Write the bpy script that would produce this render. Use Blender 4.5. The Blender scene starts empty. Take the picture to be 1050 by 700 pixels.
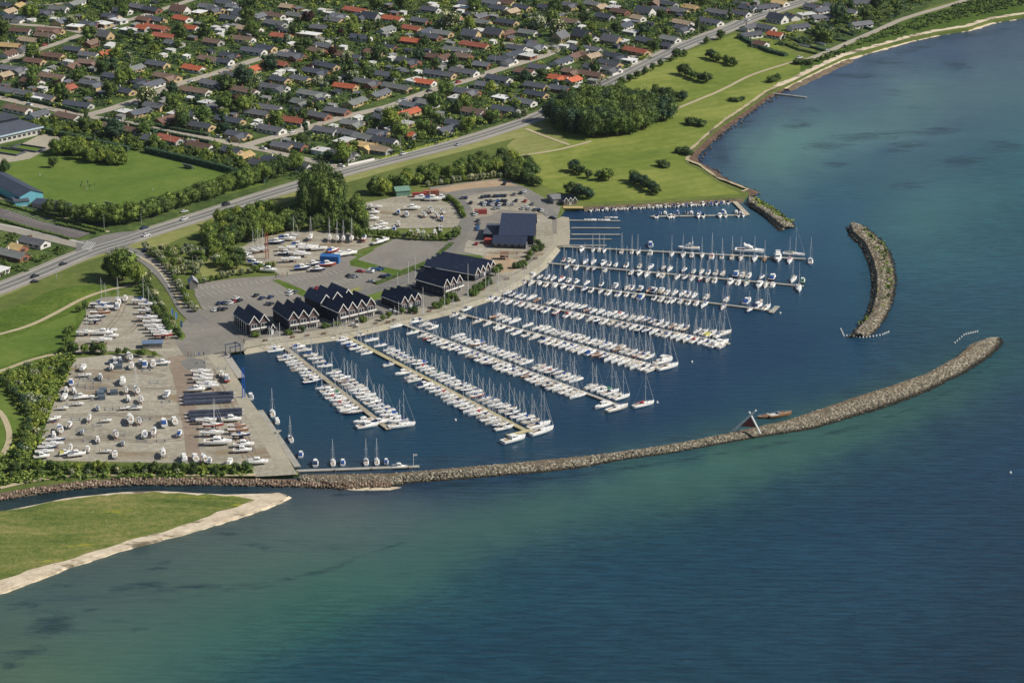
import bpy, math, random
import numpy as np
from mathutils import Vector, Matrix, geometry
random.seed(7); RNG=np.random.default_rng(7)
C=bpy.context.scene.collection; scn=bpy.context.scene
# ------------------------------------------------------------------ camera, sky, sun
H=374.0; PITCH=math.radians(19.2); F=2700.0
cd=bpy.data.cameras.new('camera'); cam=bpy.data.objects.new('camera',cd); C.objects.link(cam)
cam.location=(0,0,H); cam.rotation_euler=(math.radians(90)-PITCH,0,0)
cd.sensor_fit='HORIZONTAL'; cd.sensor_width=36; cd.lens=36*F/1050; cd.clip_start=5; cd.clip_end=60000
scn.camera=cam
SUN_EL=math.radians(41); SUN_AZ=math.radians(-9)          # direction to the sun, angle from +x
sv=Vector((math.cos(SUN_EL)*math.cos(SUN_AZ),math.cos(SUN_EL)*math.sin(SUN_AZ),math.sin(SUN_EL)))
w=bpy.data.worlds.new('World'); scn.world=w; w.use_nodes=True
nt=w.node_tree; sky=nt.nodes.new('ShaderNodeTexSky'); sky.sky_type='NISHITA'; sky.sun_disc=False
sky.sun_elevation=SUN_EL; sky.sun_rotation=math.atan2(sv.x,sv.y)
bg=nt.nodes['Background']; nt.links.new(sky.outputs[0],bg.inputs[0]); bg.inputs[1].default_value=0.066
sd=bpy.data.lights.new('sun','SUN'); sd.energy=4.3; sd.angle=math.radians(0.5); sd.color=(1,.94,.84)
so=bpy.data.objects.new('sun',sd); C.objects.link(so); so.rotation_euler=sv.to_track_quat('Z','Y').to_euler(); so.location=(600,800,900)
scn.view_settings.view_transform='Standard'; scn.view_settings.look='None'; scn.view_settings.exposure=0.18; scn.view_settings.gamma=1
scn.view_settings.use_curve_mapping=False
# ------------------------------------------------------------------ helpers
_cp,_sp=math.cos(PITCH),math.sin(PITCH)
def P(x,y,z=0.0):
    """picture point -> place on the level z"""
    a=(x-525)/F; b=-(y-350)/F
    d=(a,_cp+b*_sp,-_sp+b*_cp); t=(z-H)/d[2]
    return Vector((d[0]*t,d[1]*t,z))
def PX(X,Y,Z):
    """world -> picture (numpy ok)"""
    dz=Z-H; dep=Y*_cp-dz*_sp; up=Y*_sp+dz*_cp
    return 525+F*X/dep, 350-F*up/dep
def S(ox,oy,s,pts): return [(ox+x/s,oy+y/s) for x,y in pts]
def ppm(x,y): p=P(x,y); return F/(p.y*_cp+H*_sp)      # pixels per metre at a ground spot
class MB:
    def __init__(s): s.v=[]; s.f=[]
    def add(s,v,f):
        n=len(s.v); s.v+= [tuple(p) for p in v]; s.f+=[tuple(i+n for i in q) for q in f]; return s
    def box(s,x0,x1,y0,y1,z0,z1):
        return s.add([(x0,y0,z0),(x1,y0,z0),(x1,y1,z0),(x0,y1,z0),(x0,y0,z1),(x1,y0,z1),(x1,y1,z1),(x0,y1,z1)],
            [(3,2,1,0),(4,5,6,7),(0,1,5,4),(1,2,6,5),(2,3,7,6),(3,0,4,7)])
    def tube(s,a,b,r0,r1=None,n=6):
        r1=r0 if r1 is None else r1; a=Vector(a); b=Vector(b); d=(b-a).normalized()
        u=d.orthogonal().normalized(); w_=d.cross(u); v=[]
        for c,r in ((a,r0),(b,r1)):
            for i in range(n):
                t=2*math.pi*i/n; v.append(c+u*math.cos(t)*r+w_*math.sin(t)*r)
        return s.add(v,[(i,(i+1)%n,n+(i+1)%n,n+i) for i in range(n)]+[tuple(range(n-1,-1,-1)),tuple(range(n,2*n))])
    def slab(s,q,t):                       # quad with thickness t downward
        v=list(q)+[(p[0],p[1],p[2]-t) for p in q]
        return s.add(v,[(0,1,2,3),(7,6,5,4),(0,4,5,1),(1,5,6,2),(2,6,7,3),(3,7,4,0)])
    def loft(s,rings,closed=True,cap=True):
        n=len(rings[0]); v=[p for r in rings for p in r]; f=[]
        m=n if closed else n-1
        for k in range(len(rings)-1):
            for i in range(m):
                j=(i+1)%n; f.append((k*n+i,k*n+j,(k+1)*n+j,(k+1)*n+i))
        if cap: f+=[tuple(range(n-1,-1,-1)),tuple(range((len(rings)-1)*n,len(rings)*n))]
        return s.add(v,f)
    def mesh(s,name,mat,smooth=False):
        me=bpy.data.meshes.new(name); me.from_pydata(s.v,[],s.f); me.materials.append(mat)
        if smooth: me.shade_smooth()
        return me
    def build(s,name,mat,parent=None,smooth=False):
        return link(name,s.mesh(name,mat,smooth),parent)
def link(name,me,parent=None):
    o=bpy.data.objects.new(name,me); C.objects.link(o)
    if parent: o.parent=parent
    return o
def tag(o,label=None,cat=None,group=None,kind=None):
    if label: o['label']=label
    if cat: o['category']=cat
    if group: o['group']=group
    if kind: o['kind']=kind
    return o
def empty(name,loc=(0,0,0),rz=0,label=None,cat=None,group=None):
    o=bpy.data.objects.new(name,None); C.objects.link(o); o.location=loc; o.rotation_euler=(0,0,rz); o.empty_display_size=.5
    return tag(o,label,cat,group)
def struct(o): o['kind']='structure'; return o
KIDS={}
def copy_tree(o,parent=None):
    c=o.copy(); C.objects.link(c); c.parent=parent
    if o.name not in KIDS: KIDS[o.name]=[x for x in o.children]
    for ch in KIDS[o.name]: copy_tree(ch,c)
    return c
PROTO={}
def place(key,maker,loc,rz,label,cat,group,scale=1):
    """first of a kind is built, the rest are copies of it and of its parts"""
    if key not in PROTO:
        o=maker(); PROTO[key]=o
    else: o=copy_tree(PROTO[key])
    o.location=loc; o.rotation_euler=(0,0,rz)
    o.scale=(scale,)*3 if not isinstance(scale,tuple) else scale
    return tag(o,label,cat,group)
_o=('zeroth first second third fourth fifth sixth seventh eighth ninth tenth eleventh twelfth thirteenth fourteenth fifteenth '
   'sixteenth seventeenth eighteenth nineteenth').split()
_t='x x twent thirt fort fift sixt sevent eight ninet'.split()
def od(n):
    if n<20: return _o[n]
    if n%10==0: return _t[n//10]+'ieth'
    return _t[n//10]+'y-'+_o[n%10]
def rows(pts,k):
    """give every point (picture x,y) its row from the front and its place from the left"""
    idx=sorted(range(len(pts)),key=lambda i:-pts[i][1]); out={}
    for r in range(0,len(idx),k):
        ch=sorted(idx[r:r+k],key=lambda i:pts[i][0])
        for j,i in enumerate(ch): out[i]=(r//k+1,j+1)
    return out
def inpoly(x,y,poly):
    c=False; n=len(poly); j=n-1
    for i in range(n):
        xi,yi=poly[i]; xj,yj=poly[j]
        if (yi>y)!=(yj>y) and x<(xj-xi)*(y-yi)/(yj-yi)+xi: c=not c
        j=i
    return c
def resample(pts,step,closed=False,jit=0):
    out=[]; n=len(pts)
    for i in range(n if closed else n-1):
        a=Vector(pts[i]); b=Vector(pts[(i+1)%n]); m=max(1,int((b-a).length/step))
        for k in range(m):
            p=a.lerp(b,k/m)
            if jit: p=p+Vector((random.uniform(-jit,jit),random.uniform(-jit,jit),0))
            out.append(p)
    if not closed: out.append(Vector(pts[-1]))
    return out
# ------------------------------------------------------------------ materials
def lin(r,g,b): return tuple(((c/255)/12.92 if c<=10 else ((c/255+.055)/1.055)**2.4) for c in (r,g,b))+(1,)
def nmat(name):
    m=bpy.data.materials.new(name); m.use_nodes=True; n=m.node_tree; return m,n,n.nodes['Principled BSDF']
MC={}
def plain(name,col,rough=.6,spec=.3,var=0.0,scale=.6,metal=0):
    if name in MC: return MC[name]
    m,n,b=nmat(name); col=tuple(col)[:3]+(1,)
    b.inputs['Roughness'].default_value=rough; b.inputs['Specular IOR Level'].default_value=spec; b.inputs['Metallic'].default_value=metal
    if var:
        t=n.nodes.new('ShaderNodeTexNoise'); t.inputs['Scale'].default_value=scale; t.inputs['Detail'].default_value=4
        tc=n.nodes.new('ShaderNodeTexCoord'); n.links.new(tc.outputs['Object'],t.inputs[0])
        oi=n.nodes.new('ShaderNodeObjectInfo')
        mm=n.nodes.new('ShaderNodeMath'); mm.operation='MULTIPLY_ADD'; mm.inputs[1].default_value=.5; n.links.new(oi.outputs['Random'],mm.inputs[0]); n.links.new(t.outputs[0],mm.inputs[2])
        mr=n.nodes.new('ShaderNodeMapRange'); mr.inputs[1].default_value=.45; mr.inputs[2].default_value=1.05; mr.inputs[3].default_value=1-var; mr.inputs[4].default_value=1+var
        n.links.new(mm.outputs[0],mr.inputs[0])
        mx=n.nodes.new('ShaderNodeVectorMath'); mx.operation='MULTIPLY'; mx.inputs[0].default_value=col[:3]
        n.links.new(mr.outputs[0],mx.inputs[1]); n.links.new(mx.outputs[0],b.inputs['Base Color'])
    else: b.inputs['Base Color'].default_value=col
    MC[name]=m; return m
def ramp(n,fac,stops):
    r=n.nodes.new('ShaderNodeValToRGB'); e=r.color_ramp.elements
    while len(e)<len(stops): e.new(.5)
    for q,(p,c) in zip(e,stops): q.position=p; q.color=tuple(c)[:3]+(1,)
    n.links.new(fac,r.inputs[0]); return r.outputs[0]
def noise(n,scale,detail=5,rough=.6,vec=None,dist=0):
    t=n.nodes.new('ShaderNodeTexNoise'); t.inputs['Scale'].default_value=scale; t.inputs['Detail'].default_value=detail
    t.inputs['Roughness'].default_value=rough; t.inputs['Distortion'].default_value=dist
    if vec is None:
        tc=n.nodes.new('ShaderNodeTexCoord'); vec=tc.outputs['Object']
    n.links.new(vec,t.inputs[0]); return t.outputs[0]
def mapping(n,rz,sc):
    tc=n.nodes.new('ShaderNodeTexCoord'); m=n.nodes.new('ShaderNodeMapping'); m.inputs['Rotation'].default_value=(0,0,rz); m.inputs['Scale'].default_value=sc
    n.links.new(tc.outputs['Object'],m.inputs[0]); return m.outputs[0]
def mix(n,fac,a,b,mode='MIX'):
    m=n.nodes.new('ShaderNodeMix'); m.data_type='RGBA'; m.blend_type=mode
    for sock,v in ((0,fac),(6,a),(7,b)):
        if hasattr(v,'default_value'): n.links.new(v,m.inputs[sock])
        else: m.inputs[sock].default_value=v if sock==0 else tuple(v)[:3]+(1,)
    return m.outputs[2]
def ground(name,cols,s1=.02,s2=.3,amt=.55,rough=.95,stripe=None,patch=None,bump=.0,streak=0):
    """cols: 3 colours from dark to light; two noise scales, mowing stripes, blotches"""
    m,n,b=nmat(name); b.inputs['Roughness'].default_value=rough; b.inputs['Specular IOR Level'].default_value=.12
    a=noise(n,s1*(2.2 if streak else 1),6,.68,mapping(n,-.1,(.35,1.2,1)) if streak else None,.6); c=noise(n,s2,5,.7)
    mt=n.nodes.new('ShaderNodeMix'); mt.data_type='FLOAT'; mt.inputs[0].default_value=1-amt
    n.links.new(a,mt.inputs[2]); n.links.new(c,mt.inputs[3])
    f=mt.outputs[0]
    if stripe:
        wv=n.nodes.new('ShaderNodeTexWave'); wv.inputs['Scale'].default_value=stripe[1]; wv.inputs['Distortion'].default_value=1.6; wv.inputs['Detail'].default_value=2; wv.inputs['Detail Scale'].default_value=.6
        n.links.new(mapping(n,stripe[0],(1,1,1)),wv.inputs[0])
        m2=n.nodes.new('ShaderNodeMath'); m2.operation='MULTIPLY_ADD'; m2.inputs[1].default_value=stripe[2]
        n.links.new(wv.outputs['Fac'],m2.inputs[0]); n.links.new(f,m2.inputs[2]); f=m2.outputs[0]
    col=ramp(n,f,[(.33,cols[0]),(.5,cols[1]),(.68,cols[2])])
    if patch:
        pn=noise(n,patch[1],5,.65,mapping(n,.05,(.5,1.3,1)) if streak else None); pf=ramp(n,pn,[(patch[2],(0,0,0)),(patch[2]+.08,(1,1,1))])
        col=mix(n,pf,col,patch[0])
    n.links.new(col,b.inputs['Base Color'])
    if bump:
        bp=n.nodes.new('ShaderNodeBump'); bp.inputs['Strength'].default_value=bump; bp.inputs['Distance'].default_value=.5
        n.links.new(noise(n,s2*2,6,.7),bp.inputs['Height']); n.links.new(bp.outputs[0],b.inputs['Normal'])
    return m
# ------------------------------------------------------------------ water
def water():
    fx=np.arange(-420,620,4.0); xs=np.concatenate([[-20000,-8000,-3000,-1200,-700],fx,np.arange(620,1400,20),[1500,2500,6000,20000]])
    fy=np.arange(640,1300,3.0); ys=np.concatenate([[-20000,-5000,-500,200,400,520,600],fy,np.arange(1300,2200,9),[2400,3000,5000,9000,20000,40000]])
    X,Y=np.meshgrid(xs,ys); nx,ny=len(xs),len(ys)
    px,py=PX(X,np.maximum(Y,500),0.0)
    # bed and depth seen through the water: picture place -> colour of the water body
    cp=[(0,635,74,98,88),(60,620,72,98,92),(120,590,78,98,92),(200,560,80,98,92),(300,530,82,98,96),(360,520,86,98,96),(420,520,70,92,96),(20,690,78,104,86),(130,690,66,100,88),
        (240,640,60,98,88),(330,600,58,98,86),(330,640,50,88,84),(400,600,60,98,90),(440,570,62,98,90),(400,560,66,98,94),(500,540,64,98,90),(560,520,66,102,92),(620,500,66,105,96),(680,485,70,110,96),
        (700,510,58,96,88),(740,470,70,110,94),(800,458,66,106,92),(860,445,62,102,90),(920,425,60,98,88),(970,402,58,94,88),(1020,375,50,86,88),(1045,350,46,80,90),
        (250,690,46,82,86),(330,690,36,68,86),(420,640,36,70,88),(480,600,44,80,88),(520,580,38,70,88),(600,560,38,70,88),(660,540,42,76,88),(720,530,40,72,88),(800,500,38,68,86),(880,470,38,66,86),(960,440,36,64,86),(1040,410,38,66,90),
        (420,690,36,68,84),(560,680,34,66,84),(700,690,36,66,84),(850,690,36,66,86),(1000,690,32,56,76),(1040,620,34,58,78),(1045,520,36,62,84),(900,580,38,68,90),(760,610,38,70,88),(600,620,38,70,88),(950,520,38,66,88),
        (300,380,36,64,86),(300,440,36,64,84),(400,470,36,64,84),(520,455,36,64,84),(640,440,36,64,86),(760,400,35,63,86),(700,330,35,63,86),(840,380,35,63,86),(900,370,46,78,100),(960,350,44,76,96),(560,380,35,63,86),(450,350,34,62,84),(640,230,42,70,94),(720,240,40,68,92),(820,300,36,64,86),(840,240,40,68,92),
        (730,165,50,66,92),(722,150,50,62,86),(745,140,52,66,90),(770,120,58,76,100),(800,100,58,74,98),(850,80,58,78,102),(900,62,60,82,104),(1000,40,60,78,98),(760,170,66,98,104),(780,180,74,110,112),(770,150,78,114,112),(800,170,78,116,112),(850,165,64,98,106),
        (800,135,82,120,116),(850,125,82,118,118),(900,140,78,112,114),(880,100,66,92,110),(940,90,84,116,116),(970,68,54,72,96),(1000,90,70,98,106),(1030,70,64,90,102),(920,120,80,114,114),(980,130,60,90,104),(900,155,56,82,102),(850,200,54,86,104),(930,170,58,90,102),(1000,160,52,82,98),
        (960,200,58,100,104),(940,230,58,102,102),(990,240,50,86,96),(1040,220,48,86,94),(1045,280,42,74,92),(960,290,44,78,94),(1000,320,42,74,92),(1045,160,54,92,100),(1045,100,68,100,106),(930,260,50,84,98),(880,215,52,84,102),
        (930,330,42,74,92),(730,428,36,64,86),(780,417,36,64,86),(840,402,37,65,86),(900,384,38,66,88),(680,440,36,64,86),(600,456,36,64,85),(940,367,40,70,88),(965,352,40,70,88),(540,466,36,64,84),(470,472,36,64,84),(50,505,40,54,60),(150,499,38,52,60),(250,501,42,58,68),(320,506,64,78,88),(380,508,62,74,86),(430,500,44,58,84),(520,492,40,60,88),(600,487,44,66,92),(700,472,50,80,92),(-100,720,70,96,86),(-200,640,80,104,94),(1200,300,42,72,92),(1200,600,34,58,78),(1200,60,62,90,102)]
    cpa=np.array(cp,float); cpa[:,2]=np.where(cpa[:,2]>=57,cpa[:,2]*1.17,cpa[:,2]); tr=(cpa[:,0]>695)&(cpa[:,1]<330); cpa[tr,2:]*=[1.10,1.09,1.09]; c=((cpa[:,2:]/255+.055)/1.055)**2.4
    ax=px.ravel(); ay=py.ravel()
    # break the contours up a little, like real sand banks
    wob=5*np.sin(ax*.05+ay*.11)+6*np.sin(ax*.13-ay*.07+1)+3*np.sin(ax*.31+ay*.23)
    K=cpa[:,:2]*[1,1.8]; Pn=np.concatenate([np.ones((len(K),1)),K/1000],1); D0=np.sqrt(((K[:,None]-K[None])**2).sum(-1)+36)
    Am=np.block([[D0-np.eye(len(K))*14,Pn],[Pn.T,np.zeros((3,3))]]); sol=np.linalg.solve(Am,np.concatenate([c,np.zeros((3,3))]))
    qx=np.clip(ax+wob*.5,-260,1300); qy=np.clip(ay+wob*.25,-20,790)*1.8; col=np.zeros((ax.size,3))
    for i in range(len(cp)): col+=np.sqrt((qx-K[i,0])**2+(qy-K[i,1])**2+36)[:,None]*sol[i]
    col+=sol[-3]+(qx/1000)[:,None]*sol[-2]+(qy/1000)[:,None]*sol[-1]; col=np.clip(col,.01,.25)
    me=bpy.data.meshes.new('sea_water'); v=np.stack([X.ravel(),Y.ravel(),np.zeros(X.size)],1)
    i=np.arange(nx*ny).reshape(ny,nx); q=np.stack([i[:-1,:-1],i[:-1,1:],i[1:,1:],i[1:,:-1]],-1).reshape(-1,4)
    me.vertices.add(len(v)); me.vertices.foreach_set('co',v.ravel().astype(np.float32))
    me.loops.add(q.size); me.loops.foreach_set('vertex_index',q.ravel().astype(np.int32))
    me.polygons.add(len(q)); me.polygons.foreach_set('loop_start',np.arange(0,q.size,4,dtype=np.int32))
    me.update(); me.validate()
    at=me.color_attributes.new('bed','FLOAT_COLOR','POINT'); a4=np.ones((len(v),4),np.float32); a4[:,:3]=col; at.data.foreach_set('color',a4.ravel())
    m,n,b=nmat('sea_water'); me.materials.append(m)
    va=n.nodes.new('ShaderNodeVertexColor'); va.layer_name='bed'
    # weed beds, and a dark band outside the long breakwater, broken up by noise in the shader
    WB=[(155,600,26,5,.05),(165,605,14,3,.1),(62,600,20,4,.1),(30,620,14,6,0),(8,622,10,5,0),(50,640,36,14,-.25),(28,668,26,8,-.2),(12,680,16,9,0),(140,645,16,4,-.3),(120,605,18,5,-.1),(160,582,18,3,.15),(170,576,10,3,0),(190,602,34,2.6,-.12),(230,547,26,3,.1),(262,560,22,4,.15),(300,592,26,3,-.22),(330,586,22,3,-.25),(250,602,40,5,-.05),(365,572,30,2.4,-.35),(400,560,26,2.2,-.3),(90,625,12,3,0),(85,590,10,3,.1),
        (905,64,40,7,.05),(880,78,46,5,0),(985,68,26,6,.1),(890,140,60,6,-.08),(850,150,40,6,0),(930,150,30,7,-.15),(820,128,22,6,-.1),(960,135,40,6,-.1),(1030,150,30,9,0),(860,168,30,5,0),(990,165,34,6,0),(760,130,20,6,-.6),(740,160,12,16,0),(930,190,30,6,0),(1000,36,60,5,-.15),(940,50,30,4,-.2),(400,504,50,4,0),(470,497,50,4,-.1),(560,490,50,3,-.1),(350,507,18,3,0),(600,486,46,2.6,-.12),(660,477.5,40,2.6,-.13),(720,468,40,2.8,-.15),(790,456,44,3,-.17),(860,442,40,3,-.24),(920,424,36,3,-.32),(970,403,32,3,-.45),(1010,378,22,3,-.7)]
    wd=np.zeros(ax.size)
    for (x0_,y0_,rx,ry,an) in WB:
        dx=ax-x0_; dy=ay-y0_; u=dx*math.cos(an)+dy*math.sin(an); q_=-dx*math.sin(an)+dy*math.cos(an)
        wd=np.maximum(wd,np.exp(-((u/rx)**2+(q_/ry)**2)*.8))
    at3=me.attributes.new('weed','FLOAT','POINT'); at3.data.foreach_set('value',wd.astype(np.float32))
    # weed on the bed: dark streaks in the shallow water
    g1=noise(n,.022,7,.68,mapping(n,-.2,(1,2.6,1)),.8); f1=ramp(n,g1,[(.57,(0,0,0)),(.66,(1,1,1))])
    sep=n.nodes.new('ShaderNodeSeparateColor'); n.links.new(va.outputs[0],sep.inputs[0])
    sh=n.nodes.new('ShaderNodeMapRange'); sh.inputs[1].default_value=.04; sh.inputs[2].default_value=.085; sh.inputs[3].default_value=0; sh.inputs[4].default_value=.28
    n.links.new(sep.outputs[0],sh.inputs[0])
    mm=n.nodes.new('ShaderNodeMath'); mm.operation='MULTIPLY'; n.links.new(f1,mm.inputs[0]); n.links.new(sh.outputs[0],mm.inputs[1])
    wa=n.nodes.new('ShaderNodeAttribute'); wa.attribute_name='weed'
    wn=noise(n,.11,8,.75,mapping(n,-.2,(.5,1.3,1)),.7); w1=n.nodes.new('ShaderNodeMath'); w1.operation='MULTIPLY_ADD'; w1.inputs[1].default_value=.42; n.links.new(wa.outputs['Fac'],w1.inputs[0]); n.links.new(wn,w1.inputs[2])
    wf=n.nodes.new('ShaderNodeMapRange'); wf.inputs[1].default_value=.74; wf.inputs[2].default_value=.95; wf.inputs[4].default_value=.62; n.links.new(w1.outputs[0],wf.inputs[0])
    c0=mix(n,mm.outputs[0],va.outputs[0],lin(38,58,72)); c1=mix(n,wf.outputs[0],c0,lin(26,44,58))
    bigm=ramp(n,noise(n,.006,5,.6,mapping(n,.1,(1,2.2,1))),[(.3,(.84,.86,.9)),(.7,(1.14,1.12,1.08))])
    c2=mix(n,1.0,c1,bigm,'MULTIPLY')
    # ripples: light and dark of the waves painted into the colour, bump tilts the surface
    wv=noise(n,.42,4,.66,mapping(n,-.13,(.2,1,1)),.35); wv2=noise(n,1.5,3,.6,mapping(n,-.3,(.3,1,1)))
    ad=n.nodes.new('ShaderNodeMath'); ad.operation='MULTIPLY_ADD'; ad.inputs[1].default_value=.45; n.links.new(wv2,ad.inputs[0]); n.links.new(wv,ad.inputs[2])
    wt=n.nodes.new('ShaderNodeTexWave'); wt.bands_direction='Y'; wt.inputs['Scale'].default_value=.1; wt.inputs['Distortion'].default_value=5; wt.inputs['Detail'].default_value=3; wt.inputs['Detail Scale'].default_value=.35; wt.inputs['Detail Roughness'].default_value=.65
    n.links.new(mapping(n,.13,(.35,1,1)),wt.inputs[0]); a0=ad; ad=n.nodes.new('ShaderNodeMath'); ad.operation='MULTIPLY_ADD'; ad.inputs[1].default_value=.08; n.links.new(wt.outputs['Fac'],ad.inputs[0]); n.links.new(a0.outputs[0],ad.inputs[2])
    # harbour basin is sheltered: calmer where the mask says so
    cm=n.nodes.new('ShaderNodeAttribute'); cm.attribute_name='calm'
    shal=np.clip((col[:,0].reshape(px.shape)-.028)/.035,0,1)*.75
    calm=((py<np.interp(px,[240,640,800,1000],[478,458,425,345]))&(px<885)&(py>205)&(px>240)).astype(np.float32); calm=np.maximum(calm*.8,shal).astype(np.float32)
    at2=me.attributes.new('calm','FLOAT','POINT'); at2.data.foreach_set('value',calm.ravel())
    bs=n.nodes.new('ShaderNodeMapRange'); bs.inputs[3].default_value=.75; bs.inputs[4].default_value=.10; n.links.new(cm.outputs['Fac'],bs.inputs[0])
    bp=n.nodes.new('ShaderNodeBump'); bp.inputs['Distance'].default_value=1.1; n.links.new(bs.outputs[0],bp.inputs['Strength']); n.links.new(ad.outputs[0],bp.inputs['Height'])
    n.links.new(bp.outputs[0],b.inputs['Normal'])
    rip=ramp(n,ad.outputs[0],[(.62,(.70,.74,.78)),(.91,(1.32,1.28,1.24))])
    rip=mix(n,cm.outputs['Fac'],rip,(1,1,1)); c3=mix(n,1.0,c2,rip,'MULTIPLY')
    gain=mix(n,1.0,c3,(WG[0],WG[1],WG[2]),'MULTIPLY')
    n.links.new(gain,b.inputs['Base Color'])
    b.inputs['Roughness'].default_value=.22; b.inputs['IOR'].default_value=1.33; b.inputs['Specular IOR Level'].default_value=.18
    return struct(link('sea_water',me))
WG=(.62,.83,.84)
water()
# ------------------------------------------------------------------ ground sheets
G=dict(
 grass=ground('meadow_grass',[lin(74,88,44),lin(96,108,54),lin(122,128,72)],.012,.25,.6),
 estate=ground('garden_grass',[lin(44,60,32),lin(72,90,46),lin(112,124,68)],.05,.35,.5),
 pitch=ground('mown_pitch',[lin(74,98,40),lin(92,114,48),lin(114,128,62)],.02,.3,.6,stripe=(.6,.12,.03),patch=(lin(122,126,66),.03,.64)),
 park=ground('mown_park',[lin(86,106,42),lin(110,124,54),lin(142,146,76)],.018,.25,.7,stripe=(1.0,.035,.035)),
 verge=ground('dry_verge',[lin(108,116,62),lin(128,132,76),lin(148,148,96)],.015,.3,.6,stripe=(.95,.05,.06)),
 rough=ground('rough_meadow',[lin(48,68,26),lin(80,102,38),lin(112,126,54)],.03,.5,.55,patch=(lin(120,124,66),.03,.62),bump=.5),
 wild=ground('wild_scrub_ground',[lin(48,68,28),lin(74,96,36),lin(100,116,50)],.05,.6,.5,bump=.6),
 marsh=ground('marsh_grass',[lin(62,86,38),lin(106,116,58),lin(156,144,94)],.035,.5,.6,patch=(lin(160,156,54),.05,.60),bump=.8,streak=1),
 gravel=ground('gravel',[lin(120,115,102),lin(154,148,133),lin(186,180,164)],.03,.5,.5,patch=(lin(134,120,98),.035,.58),streak=1),
 quay=ground('quay_paving',[lin(138,132,118),lin(160,154,136),lin(180,172,152)],.04,.6,.5),
 asphalt=ground('asphalt',[lin(112,109,103),lin(130,126,118),lin(144,139,130)],.03,.5,.55),
 asphalt2=ground('old_asphalt',[lin(106,105,101),lin(122,120,115),lin(136,132,125)],.03,.5,.55),
 road=ground('road_asphalt',[lin(132,128,118),lin(150,145,134),lin(162,156,145)],.03,.6,.5),
 lane=ground('estate_road',[lin(146,140,126),lin(164,156,142),lin(176,168,152)],.03,.6,.5),
 dark=ground('dark_asphalt',[lin(92,88,90),lin(104,99,98),lin(116,110,106)],.03,.5,.5),
 path=ground('gravel_path',[lin(156,144,116),lin(176,164,134),lin(190,178,148)],.05,.6,.5),
 sand=ground('beach_sand',[lin(166,148,126),lin(200,186,162),lin(222,210,188)],.08,.6,.5,patch=(lin(116,106,88),.09,.545),streak=1),
 stone=ground('rock_bed',[lin(70,62,52),lin(110,98,82),lin(150,136,112)],.2,1.2,.5,bump=.8),
 shore=ground('reddish_shingle',[lin(62,52,46),lin(98,80,68),lin(142,120,100)],.2,1.2,.5,bump=.8),
 yardroad=ground('yard_track',[lin(120,108,96),lin(138,124,110),lin(154,142,126)],.05,.5,.5),
 soil=ground('bare_soil',[lin(150,132,110),lin(168,146,120),lin(184,164,138)],.1,.6,.5),
)
LZ=1.6
NSH=[0]
def sheet(name,px,mat,lvl=0,z=None,jit=0,step=8,skirt=0,world=False):
    NSH[0]+=1; z=LZ+lvl*.012+NSH[0]*.0006 if z is None else z
    pts=[Vector(p) for p in px] if world else [P(x,y,z) for x,y in px]
    if jit: pts=resample(pts,step,True,jit)
    tri=geometry.tessellate_polygon([pts])
    mb=MB(); f=[]
    for t in tri:
        a,b_,c=[pts[i] for i in t]
        f.append(t if (b_-a).cross(c-a).z>0 else t[::-1])
    mb.add(pts,f)
    if skirt:
        n=len(pts); mb.add(pts+[Vector((p.x,p.y,z-skirt)) for p in pts],[(i,(i+1)%n,n+(i+1)%n,n+i) for i in range(n)])
    return struct(mb.build(name,mat))
LAND=[(-1500,760),(-500,575),(-200,540),(0,505),(40,498),(87,492),(133,489),(213,489),(307,485),(302,481),(282.7,446),(266,423),(255.7,410),(242.9,388),(226,361),(249,358),(285.7,351.5),(350,342.5),(408.6,329.5),(459,317.5),(500.5,303.5),(533,287),(556,270),(570,252),
 (570,250),(570,226),(578,214),(604,211.5),(700,206.5),(752,203.5),(762,204),(768,197),(738,185.5),(717,171),(706,167),(709,157),(723,144),(741,128.6),(764,113),(787.4,96.4),(813,85),(839,72),(865,60),(890,52.7),(931.7,41),(960,34.7),(993,29.6),(1016,22),(1050,16.7),(1200,-5),(1500,-60),(2500,-150),(2500,-540),(-1500,-540)]
sheet('ground',LAND,G['grass'],z=LZ,skirt=3)
def strip(name,px,mat,w0,w1,z0,z1,zpx=0,jit=.4,lvl=0,vary=.25):
    """bank along a line: w0 metres to the left of travel at height z0, w1 to the right at z1"""
    pts=resample([P(x,y,zpx) for x,y in px],3.0); mb=MB(); v=[]
    for i,p in enumerate(pts):
        d=(pts[min(i+1,len(pts)-1)]-pts[max(i-1,0)]).normalized(); nrm=Vector((-d.y,d.x,0))
        j=random.uniform(-jit,jit); k=random.uniform(-jit,jit)
        a=p+nrm*(w0+j); b_=p-nrm*(w1+k); a.z=z0; b_.z=z1; m_=p.copy() if w0>0 else a.lerp(b_,.3); m_.z=z0-.03 if w0>0 else z0*.8+z1*.2; m_.z+=random.uniform(-.1,1)*vary*(w0<=.3)
        v+=[a,m_,b_]
    f=[]
    for i in range(len(pts)-1):
        f+=[(3*i,3*i+1,3*i+4,3*i+3),(3*i+1,3*i+2,3*i+5,3*i+4)]
    mb.add(v,f); return struct(mb.build(name,mat,smooth=True))
COAST=[(762,200),(768,197),(738,185.5),(717,171),(706,167),(709,157),(723,144),(741,128.6),(764,113),(787.4,96.4),(800,91)]
COAST2=[(797,92),(813,85),(839,72),(865,60),(890,52.7),(931.7,41),(960,34.7),(993,29.6),(1016,22),(1050,16.7),(1200,-5),(1500,-60),(2500,-150)]
strip('shore_path',COAST,G['path'],1.7,.2,LZ+.22,LZ+.2,jit=.4,vary=0)
strip('shingle_shore',COAST,G['shore'],1.0,6.5,LZ+.12,-.6,jit=.8)
strip('beach_sand',COAST2,G['sand'],3.2,7,LZ+.25,-.5,jit=1.2,vary=.1)
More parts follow.
